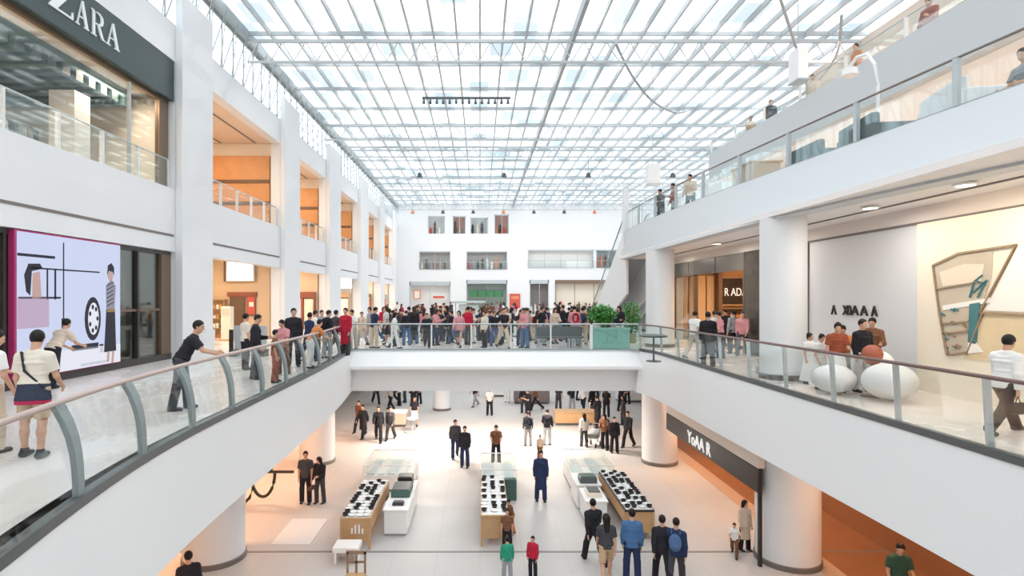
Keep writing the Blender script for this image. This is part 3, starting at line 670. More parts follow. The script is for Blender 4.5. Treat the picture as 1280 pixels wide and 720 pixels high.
wall_text('S', Matrix(((0, 0, 1, 0), (1, 0, 0, -1.95), (0, 1, 0, .42), (0, 0, 0, 1))), .72, .38, .04, lw, 'lettering', e)
w_ = empty('window_1', (-11.3, 15.7, 11.1), kind='structure')
bx('glass', -.01, .01, -4.3, 3.9, .05, 3.15, gl_top, w_); bx('frame', -.08, .08, 3.9, 4.45, 0, 3.15, bronze, w_); bx('frame', -.06, .06, -4.4, 4.45, 3.05, 3.15, bronze, w_)
bx('frame', -.05, .05, 2.3, 2.36, 0, 3.1, steel_l, w_)
bx('ceiling_6', -16.9, -11.5, 11.4, 20.1, 14.5, 14.6, tan, kind='structure')
tealm = mat('teal_slats', (.10, .20, .21), .5)  # roof reflection in the glass, built as teal slats
e = empty('ceiling_baffle', (-14.3, 17.2, 13.7), 0, 'teal slatted ceiling baffle hanging inside the upper shop window', 'ceiling baffle')
bx('backing', -2.2, 1.9, -2.9, 2.7, .5, .8, tealm, e)
for i in range(10): bx('slat', -2.2, 1.9, -2.8 + i * .56, -2.5 + i * .56, .2, .5, mat('slat_dark', (.06, .11, .12), .5), e)
bx('square_pier', -13.4, -12.6, 17.4, 18.1, 11.05, 13.66, offwhite, kind='thing', label='pale square pier seen through the upper shop window', cat='pillar')
e = empty('display_gondola', (-13.2, 14.4, 11.1), 0, 'row of clothes rails behind the upper shop window', 'clothes rack')
MB().tube([(-1, -2.6, 1.5), (-1, 3.4, 1.5)], .025).tube([(-1, -2.6, 0), (-1, -2.6, 1.5)], .025).tube([(-1, 3.4, 0), (-1, 3.4, 1.5)], .025).build('rail', chrome, e, smooth=True)
for i in range(26):
    y = -2.5 + i * .23
    MB().prism([(-.30, .55 + .2 * random.random()), (.30, .55), (.22, 1.35), (.05, 1.47), (-.05, 1.47), (-.22, 1.35)], 'y', y, y + .07).build('garment', mat('garment_%d' % (i % 4), [(.6, .6, .58), (.08, .11, .12), (.3, .36, .36), (.75, .72, .7)][i % 4], .9), e).location.x = -1
# 2F first bay: tall video wall and dark shopfront
w_ = empty('window_2', (-11.25, 15.7, 5), kind='structure')
bx('frame', -.12, .12, -4.4, 4.5, 0, .22, darkglassm, w_); bx('frame', -.1, .1, -4.4, 4.5, 3.72, 3.85, darkglassm, w_)
for y in (-4.4, -2.6, 1.5, 2.55, 3.9): bx('frame', -.1, .1, y, y + (.09 if y < 3.5 else .6), .22, 3.72, darkglassm if y < 3.5 else bronze, w_)
bx('frame', -.06, .06, 1.55, 4.0, 1.75, 1.83, bronze, w_)
bx('glass', -.01, .01, -4.35, -2.5, .22, 3.72, gl_shop, w_); bx('glass', -.01, .01, 1.55, 4.4, .22, 3.72, gl_shop, w_)
bx('wall_left_display', -13.1, -13, 11.3, 20.2, 5, 9.4, mat('dim_backdrop', (.10, .085, .07), .6), kind='structure')
e = empty('window_curtain', (-12.4, 18.6, 5), 0, 'pale pleated curtain panel behind the dark shopfront glass', 'curtain')
mb = MB(); pts = [(.06 * math.sin(i * 1.3), -.85 + i * .05) for i in range(36)]; mb.prism(pts + [(p[0] - .03, p[1]) for p in reversed(pts)], 'z', .3, 3.6).build('fabric', mat('pale_fabric', (.55, .56, .52), .9), e, smooth=True)
e = empty('video_wall', (-11.02, 15.2, 5.25), 0, 'large bright lavender video wall showing a fashion picture beside dark shopfront', 'display screen')
bx('casing', -.15, 0, -1.95, 1.95, -.02, 3.58, mat('magenta_edge', (.45, .04, .16), .4), e)
scr = lambda n, c, s_=.85: mat(n, (.02, .02, .02), .5, emit=s_, ecol=c, spec=.2)
bx('screen', 0, .012, -1.88, 1.93, .0, 3.54, scr('screen_lavender', (.62, .68, .90), .95), e)
def scr_poly(pts, m, nm='picture'):  # picture elements of the screen image, in metres on its face
    MB().prism(pts, 'x', .012, .018).build(nm, m, e)
dk = scr('screen_dark', (.03, .03, .06), .5); wt = scr('screen_white', (.85, .87, .97), .9); pk = scr('screen_pink', (.72, .55, .76), .7); sk = scr('screen_skin', (.75, .50, .45), .7)
def rect(a, b, c, d, m): scr_poly([(a, c), (b, c), (b, d), (a, d)], m)
rect(-1.88, -.9, 1.2, 1.95, pk); rect(-1.88, 1.93, .0, .55, wt); rect(-1.88, -.7, 2.95, 3.02, dk); rect(-1.5, 1.0, 2.66, 2.70, dk); rect(-1.85, -.5, 1.92, 1.97, dk)
rect(-.98, -.93, 1.9, 2.7, dk); rect(-.72, -.66, 1.9, 2.7, dk); rect(-.42, -.38, 1.2, 3.4, dk); rect(-.47, -.33, 1.15, 1.4, dk); rect(-.1, .95, .5, .66, dk); rect(.25, 1.3, .05, .12, dk)
scr_poly([(-1.62, 2.1), (-1.5, 2.0), (-1.45, 2.6), (-1.1, 2.68), (-1.2, 2.8), (-1.55, 2.78), (-1.68, 2.5)], dk); scr_poly([(-1.44, 1.9), (-1.15, 1.95), (-1.2, 2.6), (-1.42, 2.55)], sk)
circ = lambda cy, cz, ry, rz, n=20: [(cy + ry * math.cos(2 * math.pi * i / n), cz + rz * math.sin(2 * math.pi * i / n)) for i in range(n)]
scr_poly(circ(.72, 1.35, .33, .62), dk); MB().prism(circ(.74, 1.35, .22, .46), 'x', .018, .022).build('picture', wt, e)
for i in range(7): MB().prism(circ(.74 + .16 * math.cos(i * .9), 1.35 + .34 * math.sin(i * .9), .05, .07, 8), 'x', .022, .025).build('picture', dk, e)
def top_poly(pts, m, a=.022, b=.028): MB().prism(pts, 'x', a, b).build('picture', m, e)
top_poly([(1.18, .35), (1.72, .35), (1.66, 1.62), (1.28, 1.62)], dk); top_poly([(1.28, 1.6), (1.64, 1.6), (1.7, 2.3), (1.5, 2.5), (1.26, 2.3)], scr('screen_grey', (.45, .45, .55), .6))
for i in range(6): top_poly([(1.29, 1.68 + i * .12), (1.6, 1.80 + i * .12), (1.6, 1.83 + i * .12), (1.29, 1.71 + i * .12)], dk, .028, .03)
top_poly(circ(1.46, 2.62, .12, .17), sk); top_poly([(1.3, 2.6), (1.34, 2.9), (1.5, 2.98), (1.62, 2.85), (1.62, 2.6), (1.56, 2.72), (1.38, 2.74)], dk, .028, .032); top_poly([(1.3, 1.52), (1.66, 1.52), (1.66, 1.62), (1.3, 1.62)], scr('screen_gold', (.5, .33, .12), .6), .028, .032)
top_poly([(1.3, .05), (1.4, .05), (1.42, .36), (1.32, .36)], sk); top_poly([(1.5, .0), (1.6, .0), (1.64, .36), (1.54, .36)], sk); rect(1.0, 1.16, .36, .6, dk)
# 2F second bay: the open warm shop
Y = 30.95
e = empty('ceiling_lightbox', (-13.1, Y - .25, 8.1), 0, 'blank white lit sign box hanging inside the warm west shop', 'light box')
bx('case', -.78, .72, -.1, .1, 0, 1.1, offwhite, e); bx('lit_face', -.7, .68, -.12, -.1, .05, 1.04, coollamp, e); bx('end_cap', -.9, -.78, -.12, .1, -.02, 1.1, darkwood, e)
bx('wall_left_panelling', -16.9, -11.6, Y - .05, Y + .05, 5, 9.4, mat('warm_panel', (.66, .47, .30), .6, var=.05), kind='structure')
e = empty('door_1', (-13.35, Y - .1, 5), kind='structure'); bx('door_leaf', -.42, .4, -.04, .04, 0, 2.25, darkwood, e); bx('door_frame', -.55, 1.05, -.08, .04, 2.25, 2.5, mat('red_brown', (.28, .08, .04), .5), e)
e = empty('wall_poster', (-12.6, Y - .1, 6.2), 0, 'red framed poster beside the dark doorway in warm west shop', 'poster'); bx('frame', -.25, .25, -.03, .03, 0, 1.2, darkwood, e); bx('picture', -.2, .2, -.04, -.03, .08, 1.1, redm, e); bx('picture_spot', -.1, .14, -.05, -.04, .5, .75, cream, e)
def shelf_unit(x, y, z, w, h, rows, label, par_m, goods, rz=0, group='goods on the shop shelves', cols=None, lbl='small packaged product on the warm shop shelf'):
    e = empty('shelving_unit', (x, y, z), rz, label, 'shelf')
    bx('back_panel', -w / 2, w / 2, .35, .38, 0, h, par_m, e)
    for s_ in (-w / 2, w / 2 - .04): bx('side_panel', s_, s_ + .04, -.02, .36, 0, h, par_m, e)
    for r_ in range(rows + 1): bx('shelf_board', -w / 2, w / 2, 0, .36, r_ * (h - .03) / rows, r_ * (h - .03) / rows + .03, par_m, e)
    M = Matrix.Translation((x, y, z)) @ Matrix.Rotation(rz, 4, 'Z')
    for r_ in range(rows):
        n = int(w / .17)
        for i in range(n):
            hh = .14 + .12 * random.random(); zz = z + .031 + r_ * (h - .03) / rows; p = M @ Vector((-w / 2 + .12 + i * .165, .15, 0)); m = goods[random.randrange(len(goods))]
            mb = MB()
            if random.random() < .5: mb.lathe([(.055, 0), (.06, .02), (.06, hh * .7), (.025, hh * .85), (.025, hh)], 10)
            else: mb.box(-.06, .06, -.05, .05, 0, hh).box(-.045, .045, -.052, -.05, hh * .3, hh * .7)
            o = mb.build('product', m); o.location = (p.x, p.y, zz); o.rotation_euler.z = rz; tag(o, lbl, 'product', group)
goods = [cream, orangem, redm, offwhite, wood, charcoal, mat('amber', (.7, .4, .08), .4)]
shelf_unit(-14.75, Y - .5, 5, 1.7, 2.1, 4, 'oak shelving full of small goods beside the dark doorway', wood, goods)
e = empty('display_stand', (-12.9, 28.6, 5), 0, 'tall pale upright stand in front of the dark doorway in warm shop', 'display stand'); bx('body', -.25, .25, -.2, .2, 0, 1.75, cream, e, bevel=.02); bx('header', -.2, .2, -.22, -.2, 1.3, 1.65, mat('pale_header', (.8, .6, .5), .5), e); bx('plinth', -.3, .3, -.25, .25, 0, .08, wood, e)
e = empty('low_counter', (-13.6, 26.3, 5), 0, 'low oak counter with orange goods in the warm west shop', 'counter'); bx('body', -1.0, .9, -.4, .4, 0, .85, wood, e, bevel=.02); bx('worktop', -1.05, .95, -.45, .45, .85, .9, cream, e); bx('front_panel', -.8, .7, -.42, -.4, .15, .7, orangem, e)
for i in range(7):
    o = MB().lathe([(.05, 0), (.07, .03), (.07, .13), (.03, .17), (.03, .2)], 12).build('jar', goods[i % 7], smooth=True); o.location = (-14.45 + i * .27, 26.3, 5.9); tag(o, 'small coloured jar standing on the low oak counter', 'jar', 'jars on the low oak counter')
e = empty('barrier_panel', (-8.75, 21.0, 5), R(0), 'pale grey free-standing barrier panel outside the warm west shop', 'barrier'); bx('panel', -.45, .75, -.04, .04, .25, 1.15, mat('barrier_grey', (.45, .48, .51), .5), e, bevel=.01); bx('foot', -.5, -.3, -.2, .2, 0, .25, charcoal, e); bx('foot', .55, .75, -.2, .2, 0, .25, charcoal, e); MB().tube([(-.58, 0, 0), (-.58, 0, 1.0)], .08, 12).build('bollard', black, e, smooth=True)
e = empty('easel_sign', (-9.6, 19.4, 5), R(15), 'white leaning notice board beside the man in black', 'sign board'); MB().prism([(-.35, 0), (.35, 0), (.35, 1.1), (-.35, 1.1)], 'y', -.02, .02).build('board', offwhite, e).rotation_euler.x = R(-12); MB().tube([(0, .45, 0), (0, .2, 1)], .02).build('stay', steel, e)
# 2F third to sixth bays
def shopback(bay, mats_, label):
    a, b = BAYS[bay]; x0, x1 = -16.9, -11.6
    bx('wall_left_panelling', x0, x1, b - .02, b + .2, 5, 9.4, mats_[0], kind='structure')
    e = empty('shop_entrance', (-12.6, b - .2, 5), 0, label, 'shop entrance')
    bx('header', -.9, .9, -.15, .1, 2.2, 2.6, mats_[1], e)
    for x in (-.9, -.05, .78): bx('jamb', x, x + .12, -.15, .1, 0, 2.2, mats_[1], e)
    bx('poster', -.75, -.1, -.05, 0, .1, 2.1, mats_[2], e); bx('poster', .1, .75, -.05, 0, .1, 2.1, mats_[3], e)
shopback(2, [mat('beige_end', (.74, .55, .38), .6), mat('red_brown', (.28, .08, .04), .5), mat('pink_panel', (.8, .5, .45), .6), cream], 'red-brown framed entrance with pink and cream panels under beige wall')
shopback(3, [offwhite, wood, cream, offwhite], 'oak framed entrance in a white wall beyond the red-brown one')
shopback(4, [cream, bronze, offwhite, orangem], 'bronze framed entrance with orange panel near the far wall')
shopback(5, [cream, steel, offwhite, redm], 'grey framed entrance with red panel nearest the far wall')
e = empty('lit_sign', (-12.3, 49.9, 8.0), 0, 'white lit blade sign with dark end cap in fourth west shop', 'sign'); bx('case', -.8, .9, -.1, .1, 0, 1, offwhite, e); bx('lit_face', -.75, .85, -.12, -.1, .05, .95, coollamp, e); bx('end_cap', -.95, -.8, -.1, .1, 0, 1, charcoal, e)

# ------------------------------------------------------------ east side, gallery level
hs = [(22.1, 30.3, 5, 8.98)]
holes(MB(), 'x', 10.5, .5, -1.4, 31.5, 5, 9.36, hs).build('wall_right', mat('grey_white_panel', (.72, .73, .74), .6), kind='structure')
bx('trim_40', 10.46, 10.5, 1, 31, 9.0, 9.36, mat('beige_band', (.74, .67, .62), .6), kind='structure')
bx('trim_41', 10.44, 10.5, 1, 20.6, 8.95, 9.0, slot, kind='structure'); bx('trim_42', 10.44, 10.5, 17.86, 17.94, 5, 9, slot, kind='structure'); bx('trim_43', 9.6, 9.68, -1, 30.5, 9.335, 9.36, slot, kind='structure')
bx('trim_44', 10.42, 10.5, 20.7, 22.1, 5, 9.0, marble, kind='structure')
MWr = Matrix(((0, 0, -1, 10.5), (-1, 0, 0, 16.75), (0, 1, 0, 6.70), (0, 0, 0, 1)))
e = empty('wall_sign', (0, 0, 0), 0, 'spaced black letters mounted on the blank grey-white east wall', 'sign')
for t_, u0, wd in (('A', .05, .25), ('X', .62, .25), ('D', .86, .16), ('A', 1.02, .34), ('A', 1.42, .34), ('A', 1.9, .25)):
    wall_text(t_, MWr @ Matrix.Translation((u0 * .92, 0, 0)), .28, wd * .92, .04, black, 'lettering', e)
# art wall
bx('wall_right_mural', 10.42, 10.5, 4.0, 13.35, 5.0, 8.95, mat('mural_cream', (.88, .80, .66), .5), kind='structure')
e = empty('wall_mural', (10.42, 0, 0), 0, 'large abstract beaker shaped relief mural on the cream east wall', 'mural')
def WP(pts, x=10.42): return [wl(px, r_, x) for px, r_ in pts]
def relief(pts, m, d0, d1, nm='relief'): return MB().prism(WP(pts), 'x', -d1, -d0).build(nm, m, e)
ml = mat('mural_line', (.34, .24, .15), .6); mg = mat('mural_grey', (.56, .49, .38), .6, var=.2, vscale=1.5); mt = mat('mural_teal', (.06, .20, .22), .5); mcw = mat('mural_white', (.90, .88, .82), .5); mt2 = mat('mural_sand', (.74, .60, .38), .6, var=.1)
def line(a, b, w, m, d=.05):
    (x0, y0), (x1, y1) = a, b; L = math.hypot(x1 - x0, y1 - y0); nx, ny = -(y1 - y0) / L * w / 2, (x1 - x0) / L * w / 2
    relief([(x0 + nx, y0 + ny), (x1 + nx, y1 + ny), (x1 - nx, y1 - ny), (x0 - nx, y0 - ny)], m, 0, d, 'outline')
relief([(1168, 332), (1200, 318), (1242, 314), (1240, 345), (1226, 390), (1210, 443), (1190, 445), (1182, 430), (1176, 390)], mg, 0, .02)
relief([(1232, 392), (1400, 402), (1400, 470), (1205, 448)], mt2, 0, .015)
relief([(1275, 305), (1400, 290), (1400, 396), (1232, 388)], mcw, 0, .02)
relief([(1214, 380), (1227, 378), (1222, 430), (1212, 428)], mt, .02, .04); relief([(1212, 428), (1222, 428), (1230, 440), (1212, 442)], mcw, .02, .04); relief([(1180, 382), (1240, 372), (1240, 378), (1180, 388)], mcw, .02, .035)
relief([(1176, 340), (1206, 330), (1232, 330), (1228, 352), (1180, 358)], mat('mural_pale', (.78, .68, .54), .6), .02, .03)
for a, b, w in (((1168, 332), (1200, 317), 2.5), ((1200, 317), (1272, 306), 2.5), ((1168, 332), (1176, 390), 2), ((1176, 390), (1186, 444), 2.5), ((1272, 306), (1226, 392), 1.6), ((1226, 391), (1400, 400), 2.5), ((1178, 405), (1212, 402), 2), ((1180, 417), (1212, 414), 2), ((1186, 444), (1212, 440), 2), ((1230, 392), (1210, 444), 1.6), ((1172, 362), (1226, 352), 1.2)): line(a, b, w, ml)
for i in range(14):
    x = 1176 + 30 * random.random(); y = 380 + 55 * random.random(); line((x, y), (x + 3 + 5 * random.random(), y + 3), 2, mt if i % 2 else ml, .045)
for a, b in (((1214, 372), (1220, 352)), ((1220, 352), (1230, 344)), ((1218, 366), (1236, 350)), ((1224, 372), (1234, 352)), ((1222, 350), (1234, 356))): line(a, b, 1.5, mt, .05)
area(9.6, 9.5, 9.2, .3, 6, 28, (1, .80, .5), (0, R(-25), 0))
# the glowing shop on the east gallery
bx('wall_right_shop_rear', 16, 16.2, 20.8, 31.5, 5, 9.4, mat('glow_panel', (.78, .52, .28), .6), kind='structure'); bx('wall_right_shop_end', 10.9, 16, 30.6, 30.8, 5, 9.4, mat('glow_panel2', (.70, .42, .22), .6), kind='structure'); bx('wall_right_shop_side', 11, 16, 20.6, 20.8, 5, 9.4, darkwood, kind='structure')
bx('floor_8', 11, 16.2, 20.6, 31.5, 4.72, 5, tile2, kind='structure'); bx('ceiling_7', 11, 16.2, 20.6, 31.5, 9.0, 9.1, tan, kind='structure')
e = empty('window_3', (10.5, 26.2, 5), kind='structure')
bx('frame', -.08, .08, -4.1, 4.1, 3.3, 3.98, mat('header_grey', (.16, .155, .14), .35), e)
for y in (-4.1, 1.0, 4.0): bx('frame', -.09, .09, y, y + .1, 0, 3.98, bronze, e)
bx('glass', -.01, .01, 1.1, 4.0, .05, 3.3, glass('clear_shop_glass', (.9, .9, .88), .15), e); bx('frame', -.09, .09, 1.0, 4.1, 3.26, 3.34, bronze, e)
for y in (-1.4, 1.8): bx('frame', -.1, .08, y, y + .04, 3.3, 3.98, charcoal, e)
for i in range(5):
    y = 30.45; x = 11.1 + i * .48
    e2 = empty('curtain_panel', (x, y, 5), 0, 'glowing tan curtain panel on the end wall of the east shop', 'curtain', 'tan curtain panels in the east shop'); pts = [(-.2 + .02 * j, .03 * math.sin(j * 1.1)) for j in range(21)]
    MB().prism(pts + [(p[0], p[1] + .02) for p in reversed(pts)], 'z', .1, 3.4).build('fabric', mat('tan_fabric', (.80, .58, .36), .8), e2, smooth=True); MB().tube([(-.22, 0, 3.42), (.22, 0, 3.42)], .02).build('curtain_rod', bronze, e2)
e = empty('shop_logo_panel', (13.85, 30.5, 6.85), 0, 'black framed panel with pale letters on the end wall of the east shop', 'sign'); bx('frame', -.88, .9, -.08, .02, -.1, 1.5, wood, e); bx('panel', -.78, .8, -.12, -.08, 0, 1.4, black, e)
wall_text('R ADA', Matrix(((1, 0, 0, -.58), (0, 0, -1, -.12), (0, 1, 0, .45), (0, 0, 0, 1))), .42, 1.2, .03, mat('lit_lettering', (.9, .9, .88), .5, emit=.5), 'lettering', e)
bx('wall_right_shop_pier', 12.75, 12.95, 29.9, 30.6, 5, 8.9, darkwood, kind='structure')
shelf_unit(13.9, 30.1, 5, 1.9, 1.6, 3, 'dark low shelving under the framed logo panel in east shop', darkwood, goods, group='goods in the east shop', lbl='small product on the dark shelving of the east shop')
area(13, 26, 8.85, 3, 5, 300, (1, .70, .44))
bx('ceiling_8', 7.75, 12, -1.4, 31.5, 9.36, 9.5, soffitm, kind='structure')
# ------------------------------------------------------------ east side, upper levels
U = catmull([(7.75, 8.02, 30.9), (7.72, 8.0, 27.2), (7.70, 8.25, 21), (7.72, 8.62, 16.8), (7.95, 9.0, 13), (8.35, 9.35, 10), (8.9, 9.8, 7), (9.6, 10.4, 3.5)], 4)
mb = MB(); vs = []
for p in U: vs += [(p.x, p.z, 9.3), (p.y, p.z, 10.9), (p.y + .3, p.z, 10.9), (p.x + .45, p.z, 9.3)]
fs = [(0, 1, 2, 3), tuple(4 * (len(U) - 1) + k for k in (3, 2, 1, 0))]
for i in range(len(U) - 1):
    for kk in range(4): fs.append((4 * i + kk, 4 * i + (kk + 1) % 4, 4 * i + 4 + (kk + 1) % 4, 4 * i + 4 + kk))
mb.add(vs, fs).build('trim_45', fasc2, smooth=True, kind='structure')
deck('floor_9', [(p.y + .1, p.z) for p in U] + [(18.3, 3.5), (18.3, 30.9)], 10.3, 10.6, tile2)
railing('glass_railing', 'third floor glass railing with dark handrail on the east side', [(p.y + .08, p.z) for p in U], 10.9, mat('dark_handrail2', (.20, .17, .16), .35), steel_l, .1, 0, 2.6, -1, base=.05, rail_r=.028, h=.98)
U4 = [(12.7, 31), (12.85, 24), (13.0, 17), (13.1, 10), (13.3, 3.5)]
fascia('trim_46', U4, 13.6, 15.15, .35, -1, 0, fasc2)
deck('floor_10', [(p[0] + .2, p[1]) for p in U4] + [(18.3, 3.5), (18.3, 31)], 14.4, 14.7, tile2)
deck('ceiling_9', [(p[0] + .3, p[1]) for p in U4] + [(18.3, 3.5), (18.3, 31)], 13.6, 13.66, soffitm)
bx('wall_right_upper', 18.0, 18.3, 3.5, 31, 10.3, 19.4, mat('beige_wall', (.74, .64, .55), .6), kind='structure')
pinkb = mat('pinkish_shop', (.78, .50, .38), .6)
for i, y in enumerate((8, 13.2, 18.4, 23.6)):
    e = empty('shop_opening', (17.95, y, 14.7), 0, 'warm pinkish fourth floor shopfront, %s from the near end' % ['first', 'second', 'third', 'fourth'][i], 'shopfront')
    bx('panel', -.06, 0, 0, 4.4, .1, 3.3, pinkb, e); bx('frame', -.12, 0, -.1, .05, 0, 3.4, bronze, e); bx('frame', -.12, 0, 4.35, 4.5, 0, 3.4, bronze, e); bx('frame', -.12, 0, 0, 4.4, 3.3, 3.45, bronze, e)
    bx('door', -.1, -.05, 1.5, 2.7, .0, 2.4, darkwood, e)
    e = empty('shop_opening', (17.95, y, 10.6), 0, 'brown third floor shopfront, %s from the near end' % ['first', 'second', 'third', 'fourth'][i], 'shopfront')
    bx('panel', -.06, 0, 0, 4.4, .1, 2.6, mat('taupe', (.50, .40, .32), .6), e); bx('frame', -.12, 0, -.1, .05, 0, 2.7, bronze, e); bx('frame', -.12, 0, 0, 4.4, 2.6, 2.75, bronze, e); bx('door', -.1, -.05, 1.5, 2.7, 0, 2.3, darkwood, e)
    area(16, y + 2, 13.4, 1.5, 3, 110, SOFTW); area(16.2, y + 2, 18.6, 1.2, 3, 90, SOFTW)
railing('glass_railing', 'fourth floor glass railing above the east galleries', [(p[0] + .15, p[1]) for p in U4], 15.15, steel_l, offwhite, .08, 0, 2.8, -1, base=.04, rail_r=.025, h=.7)
# lounge furniture on the third floor gallery
sofam = mat('dark_green_fabric', (.05, .08, .08), .9); poufm = mat('white_fabric', (.82, .82, .82), .9)
def sofa(x, y, rz, m, label, L=1.6):
    e = empty('lounge_sofa', (x, y, 10.6), rz, label, 'sofa', 'third floor lounge sofas')
    bx('seat', -L / 2, L / 2, -.4, .4, .18, .48, m, e, bevel=.05); bx('backrest', -L / 2, L / 2, .3, .5, .4, .95, m, e, bevel=.05)
    for s_ in (-L / 2 - .1, L / 2 - .06): bx('armrest', s_, s_ + .16, -.4, .5, .15, .68, m, e, bevel=.04)
    for a in (-L / 2, L / 2 - .08):
        for b in (-.36, .36): bx('leg', a, a + .07, b, b + .07, 0, .18, charcoal, e)
for i, (y, m, t) in enumerate([(16.1, sofam, 'dark green sofa behind the third floor railing, far one'), (13.8, sofam, 'dark green sofa behind the third floor railing, middle one'), (11.6, poufm, 'white sofa behind the third floor railing'), ]): sofa(9.75 + (.3 if i == 2 else 0), y, R(-90 - 8 * i) + R(180), m, t)
for i, (x, y) in ((2, (9.55, 14.95)),):
    e = empty('round_pouf', (x, y, 10.6), 0, ['white round pouf between the dark and white sofas', 'white round pouf at the near end of the white sofa', 'white round pouf between the two dark sofas'][i], 'pouf'); MB().lathe([(.12, 0), (.16, .08), (.17, .3), (.15, .46), (.1, .52), (.03, .54)], 20).build('cushion', poufm, e, smooth=True); MB().lathe([(.1, .0), (.1, .03)], 16).build('base', charcoal, e)
e = empty('crate_display', (9.5, 19.3, 10.6), 0, 'tan crate display beside the far dark third floor sofa', 'display stand'); bx('body', -.5, .5, -.7, .7, 0, 1.1, mat('tan_box', (.55, .44, .32), .6), e, bevel=.03); bx('top', -.55, .55, -.75, .75, 1.1, 1.15, wood, e)
e = empty('arc_lamp', (10.5, 14.8, 10.6), 0, 'white arched floor lamp standing behind the third floor railing', 'floor lamp')
MB().tube([(0, 0, 0)] + [(0, 0, 1.2), (0, -.02, 2.2), (0, .1, 2.8), (0, .38, 3.2), (0, .8, 3.3), (0, 1.1, 3.15)], .045, 10).build('arm', whitegloss, e, smooth=True); MB().lathe([(.28, 0), (.28, .04), (.03, .07)], 20).build('base', whitegloss, e, smooth=True); MB().lathe([(.22, -.25), (.18, -.05), (.05, 0)], 20, (0, 1.1, 3.15)).build('lamp_shade', whitegloss, e, smooth=True)
e = empty('hanging_banner', (12.5, 22.0, 15.4), 0, 'bright white box banner hanging in front of the fourth floor edge', 'banner'); bx('panel', -.2, .2, -.35, .35, .3, 1.5, whitegloss, e, bevel=.02); MB().tube([(0, 0, 1.5), (0, 0, 4.1)], .015).build('cable', steel, e); bx('hem', -.22, .22, -.37, .37, .25, .3, steel_l, e)
e = empty('hanging_banner', (8.7, 28.2, 12.9), 0, 'small white box banner at the far end of the third floor', 'banner'); bx('panel', -.3, .3, -.3, .3, 0, 1.0, whitegloss, e, bevel=.02); MB().tube([(0, 0, 1), (0, 0, 6.6)], .015).build('cable', steel, e)
bx('trim_47', 7.85, 8.15, 30.6, 30.95, 9.3, 13.2, plaster, kind='structure')
# escalators down to the bridge level beyond the east block
for i, xo in enumerate((8.15, 10.0)):
    e = empty('escalator', (xo, 31.2, 5), 0, ['white sided escalator rising to the third floor, nearer the void', 'white sided escalator rising to the third floor, beside the outer wall'][i], 'escalator')
    for s_ in (0, 1.25): MB().prism([(0, 5.95), (.6, 5.95), (10.4, .25), (12.4, .25), (12.4, .02), (6.5, .02), (0, 2.4)], 'x', s_, s_ + .12).build('side_cladding', fasc, e)
    for s_ in (.03, 1.28): MB().prism([(0, 6.85), (.6, 6.85), (10.5, 1.15), (12.3, 1.15), (12.3, .25), (10.4, .25), (.6, 5.95), (0, 5.95)], 'x', s_, s_ + .05).build('balustrade', gl_rail, e); MB().tube([(s_ + .03, 0, 6.88), (s_ + .03, .6, 6.88), (s_ + .03, 10.5, 1.18), (s_ + .03, 12.3, 1.18)], .04).build('handrail', steel_l, e, smooth=True)
    mb = MB(); mb.prism([(0, 5.6), (.6, 5.6)] + [q for j in range(28) for q in ((.6 + j * .35, 5.6 - j * .2), (.6 + j * .35, 5.4 - j * .2))] + [(12.4, .02), (9.8, .02), (0, 4.6)], 'x', .12, 1.25); mb.build('steps', steel, e)
# ------------------------------------------------------------ far end of the hall
def fx(px, row): return ((px - VX) * 75 / FL, CH - (row - VY) * 75 / FL)
FW = [('shop', 512, 563, 352, 393, offwhite), ('shop', 583, 634, 350, 393, mat('grey_green', (.36, .42, .38), .6)), ('shop', 662, 686, 350, 393, mat('dim_shop', (.22, .19, .18), .6)), ('shop', 694, 766, 350, 393, cream),
      ('win', 524, 563, 314, 337, mat('grey_room', (.42, .42, .41), .6)), ('win', 583, 634, 314, 337, mat('grey_room', (.42, .42, .41), .6)), ('win', 535, 556, 270, 292, mat('pale_room', (.6, .63, .62), .6)), ('win', 566, 582, 270, 292, mat('dull_red_room', (.45, .28, .24), .6)), ('win', 588, 610, 272, 292, mat('pale_room', (.6, .63, .62), .6)), ('win', 618, 636, 268, 292, mat('dull_red_room', (.45, .28, .24), .6)),
      ('win', 660, 742, 312, 335, offwhite), ('win', 745, 776, 312, 335, mat('blue_room', (.35, .42, .45), .6)), ('win', 778, 803, 255, 318, offwhite)]
hs = []
for kd, a, b, r0, r1, m in FW:
    x0, z1 = fx(a, r0); x1, z0 = fx(b, r1); hs.append((x0, x1, 5.0 if kd == 'shop' else z0, z1))
holes(MB(), 'y', 75, .5, -17, 24, 4.7, 19.6, hs).build('wall_far', plaster, kind='structure')
holes(MB(), 'x', 23.6, .4, 31, 76, 0, 19.6, []).build('wall_right_far', plaster, kind='structure')
bx('wall_right_return', 12, 24, 31, 31.4, 0, 10.3, plaster, kind='structure')
bx('wall_far_rear', -17, 24, 78, 78.2, 4.7, 19.6, offwhite, kind='structure')
n = 4; cols8 = [charcoal, offwhite, darkwood, orangem, steel, cream, redm, sofam]
